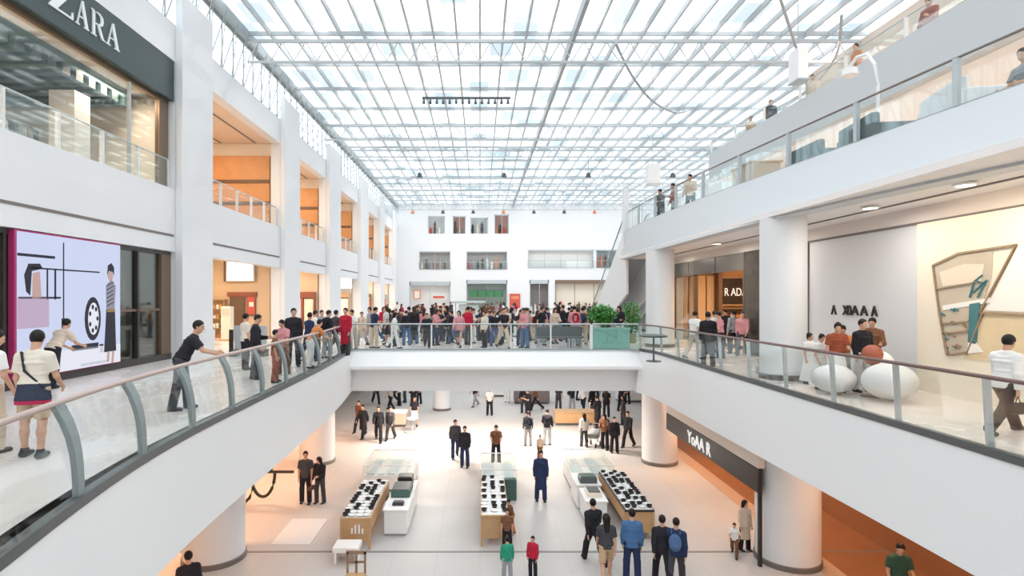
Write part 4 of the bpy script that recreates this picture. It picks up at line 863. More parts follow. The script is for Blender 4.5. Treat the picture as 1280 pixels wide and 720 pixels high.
for (kd, a, b, r0, r1, m), (x0, x1, z0, z1) in zip(FW, hs):
    e = empty('window_%d' % n, ((x0 + x1) / 2, 75, z0), kind='structure'); n += 1; w = (x1 - x0) / 2; h = z1 - z0
    bx('backing', -w, w, .9, 1.0, 0, h, m, e); fm = steel_l if m is not cream else bronze
    bx('frame', -w, w, -.06, .1, h - (.15 if kd == 'win' else .5), h, fm, e); bx('frame', -w, -w + .1, -.06, .1, 0, h, fm, e); bx('frame', w - .1, w, -.06, .1, 0, h, fm, e)
    for q in range(1, max(2, int(w))): bx('mullion', -w + q * 2 * w / max(2, int(w)), -w + q * 2 * w / max(2, int(w)) + .06, -.04, .08, 0, h, fm, e)
    if m is not offwhite:
        for q in range(int(w * 3.2)):
            xx = (x0 + x1) / 2 - w + .3 + q * (2 * w - .5) / max(1, int(w * 3.2)); hh = .9 + .9 * random.random(); zb = z0
            g_ = empty('dress_form', (xx, 75.68, zb), random.random() * 6, 'dressed mannequin standing in a window of the far wall', 'mannequin', 'mannequins in the far windows')
            MB().lathe([(.1, .0), (.16, .2 * hh), (.2, .45 * hh), (.12, .62 * hh), (.19, .82 * hh), (.05, .88 * hh), (.09, .95 * hh), (.03, 1.02 * hh)], 10).build('body', cols8[random.randrange(8)], g_, smooth=True); MB().lathe([(.15, 0), (.15, .03)], 10).build('base', steel, g_)
    if kd == 'win' and r0 > 300: railing('balcony_railing', 'glass railing at the far wall window above the ' + {524: 'white shop', 583: 'green canopy shop', 660: 'dim and cream shops', 745: 'planter end'}[a], [(x0, 74.9), (x1, 74.9)], z0, steel_l, steel_l, .06, 0, 2.2, 1, base=.05, h=1.0)
e = empty('shop_canopy', (0.9, 74.8, 7.1), 0, 'dark green foliage canopy over the middle shop of the far wall', 'canopy'); bx('board', -2.3, 2.2, -.3, .1, .2, 1.1, greendark, e)
for i in range(4): bx('leaf_panel', -2.2 + i * 1.1, -1.3 + i * 1.1, -.4, -.3, .15, 1.0, mat('leaf_dark', (.06, .22, .09), .7, var=.4, vscale=4), e)
for px, r0, r1, wd, m, t in ((517, 363, 374, 9, orangem, 'square orange poster on the white far shop front'), (624, 368, 377, 0, None, ''), (540, 369, 374, 17, redm, 'upper red lettering strip on the white far shop front'), (545, 381, 385, 14, redm, 'lower red lettering strip on the white far shop front')):
    if m is None: continue
    x, z = fx(px, r1); x1, z1 = fx(px + wd, r0); e = empty('wall_poster', (x, 74.9, z), 0, t, 'poster'); bx('board', 0, x1 - x, -.05, .05, 0, z1 - z, m if wd < 10 else offwhite, e); bx('print', .15, x1 - x - .15, -.08, -.05, .12, z1 - z - .12, cream if wd < 10 else m, e)
x, z = fx(637, 385); e = empty('wall_poster', (x, 74.9, z), 0, 'red banner on the far wall beside the middle shop', 'poster'); bx('board', 0, 1.4, -.08, .05, 0, 1.9, redm, e); bx('print', .2, 1.2, -.1, -.08, 1.2, 1.6, orangem, e)
# information booth on the far deck
x, y = fp(575, 392 + 8, 5); e = empty('information_booth', (-1.0, 32.9 + 17, 5), 0, 'white and grey-green booth with a flat top standing behind the crowd', 'booth'); bx('body', -.9, .9, -.6, .6, 0, 1.6, mat('booth_green', (.62, .70, .68), .5), e, bevel=.04); bx('canopy', -1.5, 1.5, -.9, .9, 1.7, 1.9, mat('booth_cap', (.55, .63, .62), .5), e, bevel=.04)
for s_ in (-1.2, 1.1): bx('post', s_, s_ + .1, -.6, -.5, 0, 1.7, steel_l, e)
# ------------------------------------------------------------ roof
RZ = 19.6; roof = empty('ceiling', (6, 38, RZ), kind='structure')
MB().box(-17.1, 17.5, -40.5, 41, .22, .24).build('glazing', gl_roof, roof)
x = -11.0; i = 0
while x < 23.2:
    big = i in (0, 14); w = .085 if big else .045
    bx('purlin', x - 6 - w, x - 6 + w, -40, 41, -.05 - (.25 if big else 0), .20, roofm if not big else mat('spine_beam', (.36, .40, .42), .45), roof); x += 1.1; i += 1
for j in range(24):
    y = -1.5 + j * 3.5; bx('crossbar', -17, 17.4, y - 38 - .05, y - 38 + .05, .0, .18, roofm, roof)
for j in range(12): 
    y = 60 + j * 1.6; bx('crossbar', -17, 17.4, y - 38 - .025, y - 38 + .025, -.3, -.24, steel_l, roof)
def truss(y, label, d=1.0, zz=-.2):
    e = empty('roof_truss', (6, y, RZ + zz), 0, label, 'roof truss', 'steel trusses under the glass roof')
    bx('top_chord', -17, 17, -.07, .07, -.14, 0, roofm, e); bx('bottom_chord', -17, 17, -.05, .05, -d - .1, -d, roofm, e); mb = MB(); n = 31
    for k in range(n):
        a = -17 + 34 * k / n; b = a + 34 / n; m_ = (a + b) / 2; mb.tube([(a, 0, -d), (m_, 0, -.1)], .028, 6).tube([(m_, 0, -.1), (b, 0, -d)], .028, 6)
    mb.build('web', roofm, e)
for y, t in ((13.5, 'nearest'), (26.5, 'second nearest'), (39.6, 'third nearest'), (45.2, 'fourth nearest'), (57, 'fifth nearest'), (63.5, 'sixth nearest'), (72.5, 'farthest')): truss(y, 'grey steel roof truss spanning the hall, %s of the seven' % t, 1.0 if y < 40 else .8)
e = empty('lighting_track', (-.8, 33, 18.9), 0, 'dark row of spotlights on a track under the glass roof', 'lighting track'); bx('track', -2.6, 2.6, -.05, .05, 0, .12, charcoal, e)
for i in range(14): MB().tube([(-2.5 + i * .38, 0, 0), (-2.5 + i * .38, -.1, -.28)], [.05, .09], 8).build('spotlight', charcoal, e, smooth=True)
for s_ in (-2.3, 2.3): MB().tube([(s_, 0, .12), (s_, 0, .7)], .02).build('hanger', steel, e)
for i, pts in enumerate([[(6.3, 26, 19), (7.6, 28, 18.3), (9.4, 30.5, 17.9), (11.5, 33, 18.1), (13, 35, 18.9)], [(15.5, 24, 19.3), (16.2, 25.5, 18.2), (15.8, 27, 17.2), (14.6, 28.5, 16.6)], [(12, 22.5, 19.4), (14.5, 25.3, 17.8), (15.8, 27, 17.2)]]):
    o = MB().tube(catmull(pts, 6), .06, 8).build('roof_brace', steel, smooth=True, label=['curved grey tie rod sagging below the roof glazing', 'bent grey brace reaching down to the fourth floor', 'straight grey brace meeting the bent one'][i], cat='brace')
w_ = empty('window_40', (-11.2, 37, 17), kind='structure'); mb = MB(); mb.box(-.03, .03, -38, 39, 2.2, 2.5).box(-.1, .1, -38, 39, -.02, .12); y = -38
while y < 38.6: mb.tube([(0, y, .1), (0, y, 2.3)], .035, 6); mb.tube([(.02, y, .15), (.5, y + .45, 2.35)], .025, 6); mb.tube([(.02, y + .9, .1), (.5, y + .45, 2.35)], .02, 6); y += 1.1
mb.build('mullion', steel, w_); bx('glass', -.05, -.03, -38, 39, .1, 2.4, gl_roof if False else glass('clerestory_glass', (.9, .95, .97), .1), w_)

# spotlights hung from the last trusses, washing the far end of the hall
for i in range(9):
    x = -8 + i * 3.6; f = empty('hanging_spotlight', (x, 66.5, 17.2), 0, 'small grey spotlight hanging from the far roof trusses, %s from the west wall' % 'first second third fourth fifth sixth seventh eighth ninth'.split()[i], 'spotlight', 'spotlights hanging at the far end of the roof')
    MB().tube([(0, 0, .35), (0, 0, 1.6)], .025).build('drop_rod', steel, f); MB().lathe([(.12, .35), (.16, .3), (.24, 0), (.2, -.02)], 14).build('shade', charcoal if i % 3 else orangem, f, smooth=True); MB().lathe([(.19, -.01), (.19, .03)], 14).build('lens', coollamp, f)
    if i % 2 == 0: area(x, 66.5, 17.1, .5, .5, FARW, (1, .98, .95), (R(38), 0, 0))
for i in range(4):
    x = -5 + i * 7; f = empty('hanging_spotlight', (x, 46.5, 17.2), 0, 'grey spotlight hanging from the middle roof truss, %s from the west wall' % 'first second third fourth'.split()[i], 'spotlight', 'spotlights hanging in the middle of the roof')
    MB().tube([(0, 0, .35), (0, 0, 1.6)], .025).build('drop_rod', steel, f); MB().lathe([(.12, .35), (.16, .3), (.24, 0), (.2, -.02)], 14).build('shade', charcoal, f, smooth=True); MB().lathe([(.19, -.01), (.19, .03)], 14).build('lens', coollamp, f)
    area(x, 46.5, 17.1, .5, .5, FARW * .8, (1, .98, .95), (R(30), 0, 0))  # this middle row is added as fill for crowd and far end

for i, (x, y) in enumerate([(9.1, 6.5), (9.1, 10.5), (9.2, 13.2), (9.4, 18.5), (9.3, 22), (9.3, 28)]):
    f = empty('downlight', (x, y, 9.33), 0, 'small round downlight in the east gallery soffit, %s from the near end' % 'first second third fourth fifth sixth'.split()[i], 'ceiling light', 'downlights in the east gallery soffit')
    MB().lathe([(.2, 0), (.2, -.03), (.16, -.035)], 20).build('trim_ring', whitegloss, f, smooth=True); MB().lathe([(.15, -.02), (.15, -.036), (.02, -.04)], 20).build('lens', lamp, f, smooth=True)
    area(x, y, 9.25, .5, .5, 42, (1, .93, .86))  # added fill lamps to lift the gallery and its soffit
# ------------------------------------------------------------ ground floor furniture
def disp_table(x0, x1, y0, y1, label, letters=False, top=wood):
    e = empty('display_table', ((x0 + x1) / 2, (y0 + y1) / 2, 0), 0, label, 'table'); w = (x1 - x0) / 2; d = (y1 - y0) / 2
    bx('tabletop', -w, w, -d, d, .84, .90, top, e, bevel=.01); bx('front_panel', -w + .02, w - .02, -d + .03, -d + .07, .22, .84, wood, e); bx('rear_panel', -w + .02, w - .02, d - .07, d - .03, .22, .84, wood, e)
    for s_ in (-1, 1): bx('side_panel', s_ * w - (.05 if s_ > 0 else 0), s_ * w + (.05 if s_ < 0 else 0), -d + .05, d - .05, .5, .84, wood, e)
    for a in (-w, w - .07):
        for b in (-d, d - .07): bx('leg', a, a + .07, b, b + .07, 0, .84, wood, e)
    bx('liner', -w + .04, w - .04, -d + .04, d - .04, .9, .905, offwhite, e)
    if letters:
        for i, (a, h) in enumerate([(-.12, .16), (-.02, .24), (.08, .26), (.18, .14)]): bx('lettering', a, a + .05, -d - .005, -d + .03, .45, .45 + h, offwhite, e)
    return e
disp_table(-4.0, -3.13, 16.0, 19.3, 'oak display table of black and white dishes beside the grey floor mat', True)
disp_table(0.02, .84, 16.2, 19.7, 'oak display table of black and white dishes in the centre of the hall')
disp_table(4.3, 5.18, 16.6, 20.3, 'dark topped display table crowded with black dishes near the east column', top=black)
def dish(m, kind):
    if kind == 'dish': return MB().lathe([(.03, 0), (.085, .012), (.115, .04), (.11, .045), (.08, .02), (.01, .014)], 18).build('dish', m, smooth=True)
    return MB().lathe([(.045, 0), (.07, .02), (.085, .085), (.078, .09), (.06, .03), (.01, .02)], 16).build('cup', m, smooth=True)
dm = mat('dish_white', (.80, .80, .78), .25); bmk = mat('dish_black', (.02, .02, .022), .25)
pw, pb, pc = None, None, None; protos = {}
def put_dish(kind, m, x, y, z, label, group):
    k_ = (kind, m.name)
    o = dish(m, kind) if k_ not in protos else protos[k_].copy()
    if k_ in protos: C.objects.link(o)
    else: protos[k_] = o
    o.location = (x, y, z); tag(o, label, kind, group)
for x0, x1, y0, y1, nx, ny, t, f in ((-3.88, -3.25, 16.15, 19.1, 4, 13, 'beside the grey mat', .5), (.14, .72, 16.5, 19.5, 3, 12, 'in the hall centre', .45), (4.42, 5.06, 16.8, 20.1, 4, 16, 'near the east column', .68)):
    for i in range(nx):
        for j in range(ny):
            x = x0 + (x1 - x0) * i / (nx - 1) + random.uniform(-.02, .02); y = y0 + (y1 - y0) * j / (ny - 1)
            if random.random() < f: put_dish('cup', bmk, x, y, .906, 'small black cup on the display table ' + t, 'black cups on the table ' + t)
            else: put_dish('dish', dm, x, y, .906, 'shallow white dish on the display table ' + t, 'white dishes on the table ' + t)
def kiosk(x0, x1, y0, y1, h, label, front):
    e = empty('glass_showcase', ((x0 + x1) / 2, (y0 + y1) / 2, 0), 0, label, 'showcase'); w = (x1 - x0) / 2; d = (y1 - y0) / 2
    bx('base', -w + .05, w - .05, -d + .05, d - .05, .08, h - .35, front, e, bevel=.02); bx('plinth', -w + .12, w - .12, -d + .12, d - .12, 0, .08, charcoal, e)
    MB().box(-w, w, -d, -d + .02, h - .35, h).box(-w, w, d - .02, d, h - .35, h).box(-w, -w + .02, -d + .02, d - .02, h - .35, h).box(w - .02, w, -d + .02, d - .02, h - .35, h).build('glass_case', gl_rail, e)
    bx('glass_top', -w, w, -d, d, h, h + .02, gl_rail, e); MB().box(-w, w, -d, -d + .04, h + .02, h + .05).box(-w, w, d - .04, d, h + .02, h + .05).box(-w, -w + .04, -d + .04, d - .04, h + .02, h + .05).box(w - .04, w, -d + .04, d - .04, h + .02, h + .05).build('frame', whitegloss, e)
    for i in range(int(w * 5)): bx('tray', -w + .15 + i * .38, -w + .42 + i * .38, -d + .15, d - .15, h - .348, h - .30, offwhite if i % 2 else mat('tray_grey', (.62, .70, .72), .4), e)
kiosk(-4.35, -2.45, 20.7, 22.9, .95, 'large white glass showcase behind the table beside the grey mat', whitegloss)
kiosk(.0, 1.35, 20.2, 22.4, .95, 'white glass showcase with dark green front in the hall centre', whitegloss)
bx('floor_planter_box', 0.05, 1.3, 19.85, 20.1, 0, .75, greendark, label='dark green box unit in front of the central showcase', cat='box', bevel=.02)
kiosk(3.35, 5.0, 20.7, 23.0, .95, 'large white glass showcase behind the black topped table', whitegloss)
def side_counter(x0, x1, y0, y1, h, label, boxes):
    e = empty('side_counter', ((x0 + x1) / 2, (y0 + y1) / 2, 0), 0, label, 'counter'); w = (x1 - x0) / 2; d = (y1 - y0) / 2
    bx('body', -w, w, -d, d, .06, h - .04, whitegloss, e, bevel=.02); bx('worktop', -w - .03, w + .03, -d - .03, d + .03, h - .04, h, offwhite, e); bx('plinth', -w + .05, w - .05, -d + .05, d - .05, 0, .06, steel, e)
    for nm, bx0, bx1, by0, by1, bh, m, t in boxes:
        b = empty(nm, (bx0, by0, h), 0, t, nm.split('_')[-1]); W, D = bx1 - bx0, by1 - by0
        bx('body', 0, W, 0, D, 0, bh, m, b, bevel=.02); bx('lid', .04, W - .04, .04, D - .04, bh, bh + .03, charcoal if m is not charcoal else greendark, b)
side_counter(-2.9, -2.2, 16.9, 19.6, .80, 'white counter carrying black and green boxes beside the oak table', [('storage_box', -2.8, -2.3, 19.0, 19.5, .28, black, 'black box at the far end of the white counter'), ('storage_box', -2.85, -2.25, 17.9, 18.8, .22, greendark, 'wide dark green box in the middle of the white counter'), ('storage_box', -2.7, -2.35, 17.2, 17.45, .08, black, 'small flat black tray box at the near end of white counter')])
side_counter(3.35, 4.0, 17.6, 18.8, .80, 'low white counter at the near end of the black topped table', [('storage_box', 3.45, 3.9, 17.9, 18.5, .15, cream, 'cream box on the low white counter near the black table')])
side_counter(3.3, 4.1, 19.0, 20.3, .85, 'white counter with dark box between the showcase and black table', [('storage_box', 3.42, 4.0, 19.1, 19.6, .2, charcoal, 'dark grey box on the white counter by the showcase')])
e = empty('low_bench', (-3.62, 15.35, 0), 0, 'low white bench in front of the oak table by the grey mat', 'bench'); bx('seat', -.37, .33, -.25, .3, .3, .45, whitegloss, e, bevel=.02)
for a in (-.33, .23): bx('leg', a, a + .06, -.2, .25, 0, .3, whitegloss, e)
e = empty('wooden_chair', (-3.03, 13.5, 0), R(180), 'open-backed brown wooden chair at the end of the low white bench', 'chair')
bx('seat', -.24, .24, -.24, .22, .42, .46, wood, e); mb = MB().box(-.24, -.19, -.24, -.20, .46, .98).box(.19, .24, -.24, -.20, .46, .98).box(-.24, .24, -.24, -.20, .92, 1.0).box(-.2, .2, -.235, -.205, .70, .75).box(-.03, .03, -.235, -.205, .46, .92); mb.build('backrest', darkwood if False else mat('chair_brown', (.30, .19, .12), .5), e)
for a in (-.24, .19):
    for b in (-.24, .17): bx('leg', a, a + .05, b, b + .05, 0, .42, mat('chair_brown', (.30, .19, .12), .5), e)
bx('floor_mat', -6.1, -4.95, 16.3, 18.2, 0, .015, mat('mat_grey', (.70, .70, .69), .9), label='pale grey rectangular mat on the floor by the large west column', cat='mat', kind='thing', bevel=.004)
# black tubular rack with a hoop
e = empty('tubular_rack', (-7.65, 20.0, 0), 0, 'black tubular rack with a hoop and crossbar under the west gallery', 'rack')
MB().tube([(-.9, 0, .04), (-.9, -.5, .04), (-.55, -.6, .05), (-.35, -.55, .25), (-.25, -.5, .6)], .055, 8).build('foot_tube', black, e, smooth=True)
MB().tube([(-.6, -.55, .05), (-.58, -.5, .9), (-.5, -.45, 1.1)], .06, 8).build('upright', black, e, smooth=True); MB().tube([(-.6, -.45, 1.12), (1.15, -.45, 1.12)], .05, 8).build('crossbar', black, e, smooth=True)
MB().tube([(.35, -.45, 1.1), (.35, -.42, 2.1)], .06, 8).build('mast', black, e, smooth=True); MB().tube([(-.35 + .42 * (1 - math.cos(a)), -.45, 1.1 - .85 * math.sin(a)) for a in [math.pi * i / 14 for i in range(15)]], .055, 8).build('hoop', black, e, smooth=True)
# far low furniture on the ground floor
def stall(px, row, w, d, h, m, label, topm=offwhite):
    x, y = fp(px, row); e = empty('display_stall', (x, y + d / 2, 0), 0, label, 'stall'); bx('body', -w / 2, w / 2, -d / 2, d / 2, .12, h, m, e, bevel=.04); bx('base', -w / 2 + .05, w / 2 - .05, -d / 2 + .05, d / 2 - .05, 0, .12, charcoal, e); bx('top', -w / 2 - .04, w / 2 + .04, -d / 2 - .04, d / 2 + .04, h, h + .05, topm, e)
stall(496, 534, 1.0, 1.0, .75, mat('peach', (.70, .50, .40), .6), 'peach low stall with a pale top beneath the crowd by west column')
stall(722, 532, 2.5, 1.0, .7, wood, 'wide oak stall among the dark clothed crowd beyond showcases', wood)
stall(665, 505, 2.4, 1.0, 1.1, mat('grey_shelf', (.2, .17, .17), .6), 'dark stall behind the three people in black near the bridge', charcoal)
stall(788, 503, 1.6, 1.0, .9, whitegloss, 'white stall by the far east column beneath the bridge')
stall(620, 496, 1.2, .8, 1.2, whitegloss, 'white stall with pale goods straight below the bridge centre')
e = empty('floor_stand', (*fp(515, 540), 0), 0, 'round grey based pedestal with white top by the west showcase', 'pedestal'); MB().lathe([(.42, 0), (.42, .05), (.06, .08), (.06, .7)], 24).build('base', steel, e, smooth=True); MB().lathe([(.3, .7), (.3, .74)], 24).build('top', whitegloss, e, smooth=True)
e = empty('baby_stroller', (*fp(742, 558), 0), R(60), 'dark folding baby stroller between two shoppers beyond the east showcase', 'stroller')
MB().prism([(-.3, .45), (.25, .4), (.35, .75), (.3, .8), (.1, .55), (-.25, .6)], 'y', -.22, .22).build('seat', charcoal, e); MB().tube([(.3, -.2, .7), (.55, -.2, 1.0), (.55, .2, 1.0), (.3, .2, .7)], .018).build('handle', steel, e)
for a, b in ((-.35, -.22), (-.35, .22), (.3, -.24), (.3, .24)): MB().lathe([(.1, -.02), (.12, -.01), (.12, .01), (.1, .02)], 14).build('wheel', black, e).matrix_local = Matrix.Translation((a, b, .12)) @ Matrix.Rotation(R(90), 4, 'X')
MB().tube([(-.35, -.2, .12), (.2, -.2, .5)], .015).tube([(-.35, .2, .12), (.2, .2, .5)], .015).tube([(.3, -.2, .12), (-.1, -.2, .5)], .015).tube([(.3, .2, .12), (-.1, .2, .5)], .015).build('frame', steel, e)

# gallery level: planter, shrub, stands
def shrub(name, x, y, z, r, h, label, potm, pot, n=900, seed=3, c1=(.07, .30, .05)):
    rd = random.Random(seed); e = empty(name, (x, y, z), 0, label, 'plant')
    if pot: MB().lathe([(r * .42, 0), (r * .5, .45), (r * .46, .46), (r * .44, .38), (.02, .38)], 20).build('pot', potm, e, smooth=True)
    mb = MB()
    for i in range(n):
        a = rd.random() * 6.283; b = math.acos(2 * rd.random() - 1); q = rd.random() ** .4
        c = Vector((math.cos(a) * math.sin(b) * r * q, math.sin(a) * math.sin(b) * r * q, h * .62 + math.cos(b) * h * .45 * q)); d = Vector((rd.uniform(-1, 1), rd.uniform(-1, 1), rd.uniform(-.3, 1))).normalized(); u = d.cross(Vector((0, 0, 1))).normalized() * .045; L = .16 + .08 * rd.random()
        t = d * L; s_ = Vector((0, 0, -.03)); mb.add([c, c + t * .5 + u + s_ * .2, c + t + s_, c + t * .5 - u + s_ * .2, c + t * .5 + Vector((0, 0, .02))], [(0, 1, 4), (1, 2, 4), (2, 3, 4), (3, 0, 4)])
    mb.build('foliage', mat(name + '_leaf', c1, .55, var=.45, vscale=5), e); mb = MB()
    for i in range(6): mb.tube([(0, 0, .35), (r * .3 * math.cos(i), r * .3 * math.sin(i), h * .6), (r * .6 * math.cos(i), r * .6 * math.sin(i), h * .9)], .018, 6)
    mb.build('stem', darkwood, e)
e = empty('planter_box', (5.62, 24.6, 5), 0, 'long teal-green planter box behind the green glass corner', 'planter'); bx('box', -.75, .85, -.4, .4, 0, .85, mat('planter_teal', (.28, .52, .46), .5), e, bevel=.03); bx('soil', -.7, .8, -.35, .35, .85, .87, darkwood, e); bx('rim', -.78, .88, -.43, -.37, .82, .9, mat('planter_rim', (.40, .62, .56), .5), e)
shrub('potted_shrub', 5.35, 24.6, 5.75, .62, 1.05, 'bright green leafy shrub growing in the teal planter box', wood, False)
shrub('potted_shrub', 7.35, 27.2, 5, .5, 1.9, 'yellow-green potted shrub beside the far gallery column', mat('olive_pot', (.3, .3, .16), .6), True, 500, 5, (.22, .26, .05))
for i, (x, w) in enumerate(((3.45, 1.5), (4.45, .6))):
    e = empty('bench_unit', (x - .2, 24.7, 5), 0, ['long dark slatted bench behind the bridge railing near the planter', 'short dark bench beside the teal planter box'][i], 'bench'); bx('seat', -w / 2, w / 2, -.25, .25, .42, .5, charcoal, e, bevel=.01); bx('backrest', -w / 2, w / 2, .2, .25, .5, .9, charcoal, e); bx('leg', -w / 2 + .05, -w / 2 + .12, -.22, .22, 0, .42, steel, e); bx('leg', w / 2 - .12, w / 2 - .05, -.22, .22, 0, .42, steel, e)
e = empty('table_stand', (*fp(817, 452, 5), 5), 0, 'small dark topped stand beside the east railing corner', 'stand'); MB().lathe([(.25, 0), (.25, .03), (.03, .05), (.03, .85)], 20).build('base', charcoal, e, smooth=True); MB().lathe([(.45, .85), (.47, .9), (.3, .93)], 20).build('top', charcoal, e, smooth=True)
def puffy(nm, x, y, z, r, label, m, sc=(1, 1, 1)):
    e = empty(nm, (x, y, z), 0, label, 'balloon' if 'balloon' in nm else 'cushion'); prof = [(max(.01, r * math.sin(math.pi * i / 14)) * (1 if i % 14 else .02), r - r * math.cos(math.pi * i / 14)) for i in range(15)]
    o = MB().lathe(prof, 28).build('body', m, e, smooth=True); o.scale = sc; MB().lathe([(.05, -.04), (.02, 0), (.03, .03)], 10).build('knot', m, e, smooth=True); return e
x, y = fp(1112, 505, 5); puffy('beanbag_cushion', 8.7, 11.9, 5.04, .48, 'large round white beanbag nearest the walking man, behind the east railing', poufm, (1.1, 1, .8)); puffy('beanbag_cushion', 8.05, 12.75, 5.04, .42, 'round white beanbag between the children in white and terracotta ball', poufm, (1.1, 1, .75))
puffy('beanbag_cushion', 9.35, 13.1, 5.04, .40, 'tall white beanbag standing against the grey-white wall', poufm, (.8, .9, 1.15))
e = empty('ball_stand', (8.72, 12.45, 5), 0, 'terracotta ball on a slim dark stand among the white beanbags', 'ornament'); MB().lathe([(.22, 0), (.22, .03), (.035, .05), (.035, .72)], 20).build('stand', charcoal, e, smooth=True); MB().lathe([(.02, .7), (.13, .74), (.2, .88), (.21, .95), (.17, 1.07), (.08, 1.14), (.02, 1.15)], 24).build('ball', mat('terracotta', (.36, .10, .055), .5), e, smooth=True)
for i, (px, row) in enumerate(((985, 462), (963, 460))):
    e = empty('floor_planter', (*fp(px, row + 8, 5), 5), 0, ['low grey trough of dry plants at the foot of gallery column', 'low grey trough beside the first one at the gallery column'][i], 'planter'); bx('trough', -.35, .35, -.15, .15, 0, .25, steel, e, bevel=.02); mb = MB()
    for j in range(40): a = random.uniform(-.3, .3); mb.tube([(a, random.uniform(-.1, .1), .2), (a + random.uniform(-.08, .08), random.uniform(-.15, .15), .45)], .012, 4)
    mb.build('foliage', mat('dry_plant', (.30, .27, .18), .8), e)

# ------------------------------------------------------------ people close to the lens
P = math.pi
def pf(px, row, z, head, label, **kw): x, y = fp(px, row, z); return person(x, y, z, head, label, **kw)
pf(42, 571, 5, R(12), 'person in cream shirt with dark jacket tied at the waist and tan shorts', pose='railback', top='tee', tc='cream', bot='shorts', bc='khaki', hi=True, extra=('strap',), s=1.0)
o = bpy.context.scene.objects['person']
# jacket tied round the waist of the man in the cream shirt, with its red lining showing
J = skel('railback')
def ring_obj(name, z0, z1, r0, r1, m, par, yo=0):
    S = SDF(*bounds(J, .1), .011); sp = J['sp']; S.rings([(sp([0, 0, z0]), J['X'], J['Y'], .168 + r0, .125 + r0), (sp([0, 0, z1]), J['X'], J['Y'], .155 + r1, .112 + r1)], .02); me = S.mesh(name, m); q = bpy.data.objects.new(name, me); C.objects.link(q); q.parent = par; return q
q = ring_obj('tied_jacket', -.16, .09, .05, .03, clothm, o); q.color = (.04, .05, .08, 1); q = ring_obj('red_lining', -.21, -.12, .046, .052, clothm, o); q.color = (.42, .03, .08, 1)
pf(-12, 566, 5, R(-20), 'person in white at the very edge of the west gallery', pose='wait', top='tee', tc='white', bot='trousers', bc='beige', hi=False)
pf(226, 512, 5, R(-68), 'person in black t-shirt leaning forward on the curved glass railing', pose='railside', top='tee', tc='black', bc='charcoal', hi=True, hair='hair', s=1.04, shoe='charcoal')
pf(1256, 541, 5, R(-78), 'person in white shirt and black trousers striding with a black bag', pose='stride', top='jacket', tc='white', bc='black', hi=True, extra=('handbag',), s=.98)
pf(66, 485, 5, R(-10), 'person in peach top and black trousers bending towards the video wall', pose='bend', top='tee', tc='beige', bc='black', s=1.02, hi=False)
# east gallery
pf(885, 459, 5, R(-15), 'person in black coat standing at the east railing by the glowing shop', pose='stand', top='coat', tc='black', bc='black', extra=('handbag',), ec='charcoal')
pf(868, 449, 5, R(-60), 'person in white top and beige trousers at the glowing shop entrance', pose='stroll', top='tee', tc='white', bc='beige')
for px, row, tp, tc, bc, t in ((900, 448, 'tee', 'pink', 'black', 'person in pink top and black trousers beside the one in black coat'), (917, 442, 'jacket', 'grey', 'black', 'person in grey jacket outside the glowing shop'), (928, 444, 'jacket', 'pink', 'charcoal', 'person in pink jacket and charcoal trousers before the marble pier'), (893, 441, 'tee', 'pale grey', 'navy', 'person in pale grey top behind the one in black coat'), (908, 436, 'jacket', 'black', 'black', 'person in black jacket deep in the east shop doorway'), (938, 440, 'tee', 'black', 'charcoal', 'person in black t-shirt beside the marble pier')): pf(px, row, 5, random.uniform(0, 6.2), t, pose=random.choice(['stand', 'wait', 'stroll']), top=tp, tc=tc, bc=bc, s=.97)
for px, row, tc, s_, pose, t, hr in ((1012, 480, 'white', .74, 'stand', 'child in white dress with bunched dark hair, farther of the two', 'bun'), (1025, 486, 'white', .76, 'wait', 'child in white dress with bunched dark hair, nearer of the two', 'bun')): pf(px, row, 5, R(200), t, pose=pose, top='gown', tc=tc, hair=hr, s=s_)
pf(1046, 490, 5, R(170), 'person in rust top and long white skirt by the black wall letters', pose='wait', top='tee', tc='rust', bot='skirt', bc='white', s=.93, hair='bun')
pf(1053, 484, 5, R(150), 'person in orange top and pale trousers behind the rust top', pose='phone', top='tee', tc='orange', bc='pale grey', s=.88)
pf(1078, 490, 5, R(190), 'person in black jacket beside the terracotta ball stand', pose='stand', top='jacket', tc='black', bc='pale grey', s=.97)
pf(1090, 484, 5, R(150), 'person in brown jacket behind the terracotta ball stand', pose='wait', top='jacket', tc='brown', bc='grey', s=.98)
# third and fourth floor
person(9.95, 10.15, 10.33, R(95), 'person in grey top seated at the near end of the third floor gallery', pose='sit', top='tee', tc='grey', bc='charcoal', hc=2)
e = empty('lounge_stool', (9.95, 10.15, 10.6), 0, 'low grey stool under the seated person on the third floor', 'stool'); bx('seat', -.22, .22, -.22, .22, .05, .16, steel, e, bevel=.02); bx('leg', -.18, .18, -.18, .18, 0, .05, charcoal, e)
for i, (x, y, tc, bc, t) in enumerate(((13.7, 20.4, 'orange', 'black', 'person in orange top at the fourth floor railing'), (13.9, 17.3, 'rust', 'brown', 'person in rust top at the fourth floor railing'), (13.8, 23.2, 'beige', 'brown', 'person in beige top at the fourth floor railing'), (13.6, 26.2, 'black', 'black', 'person in black jacket at the far end of fourth floor'), (13.8, 28.6, 'tan', 'brown', 'person in tan jacket at the far end of fourth floor'))): person(x, y, 14.7, R(90 + 20 * i), t, pose=['stand', 'wait', 'stroll', 'stand', 'phone'][i], top='jacket', tc=tc, bc=bc)
for i, (x, y, tc, t) in enumerate(((8.75, 25.2, 'rust', 'person in rust jacket at the far third floor railing'), (8.6, 26.6, 'charcoal', 'person in charcoal jacket at the far third floor railing'), (8.8, 23.4, 'beige', 'person in beige jacket at the far third floor railing'))): person(x, y, 10.6, R(90 + 25 * i), t, pose='wait', top='jacket', tc=tc, bc='black')

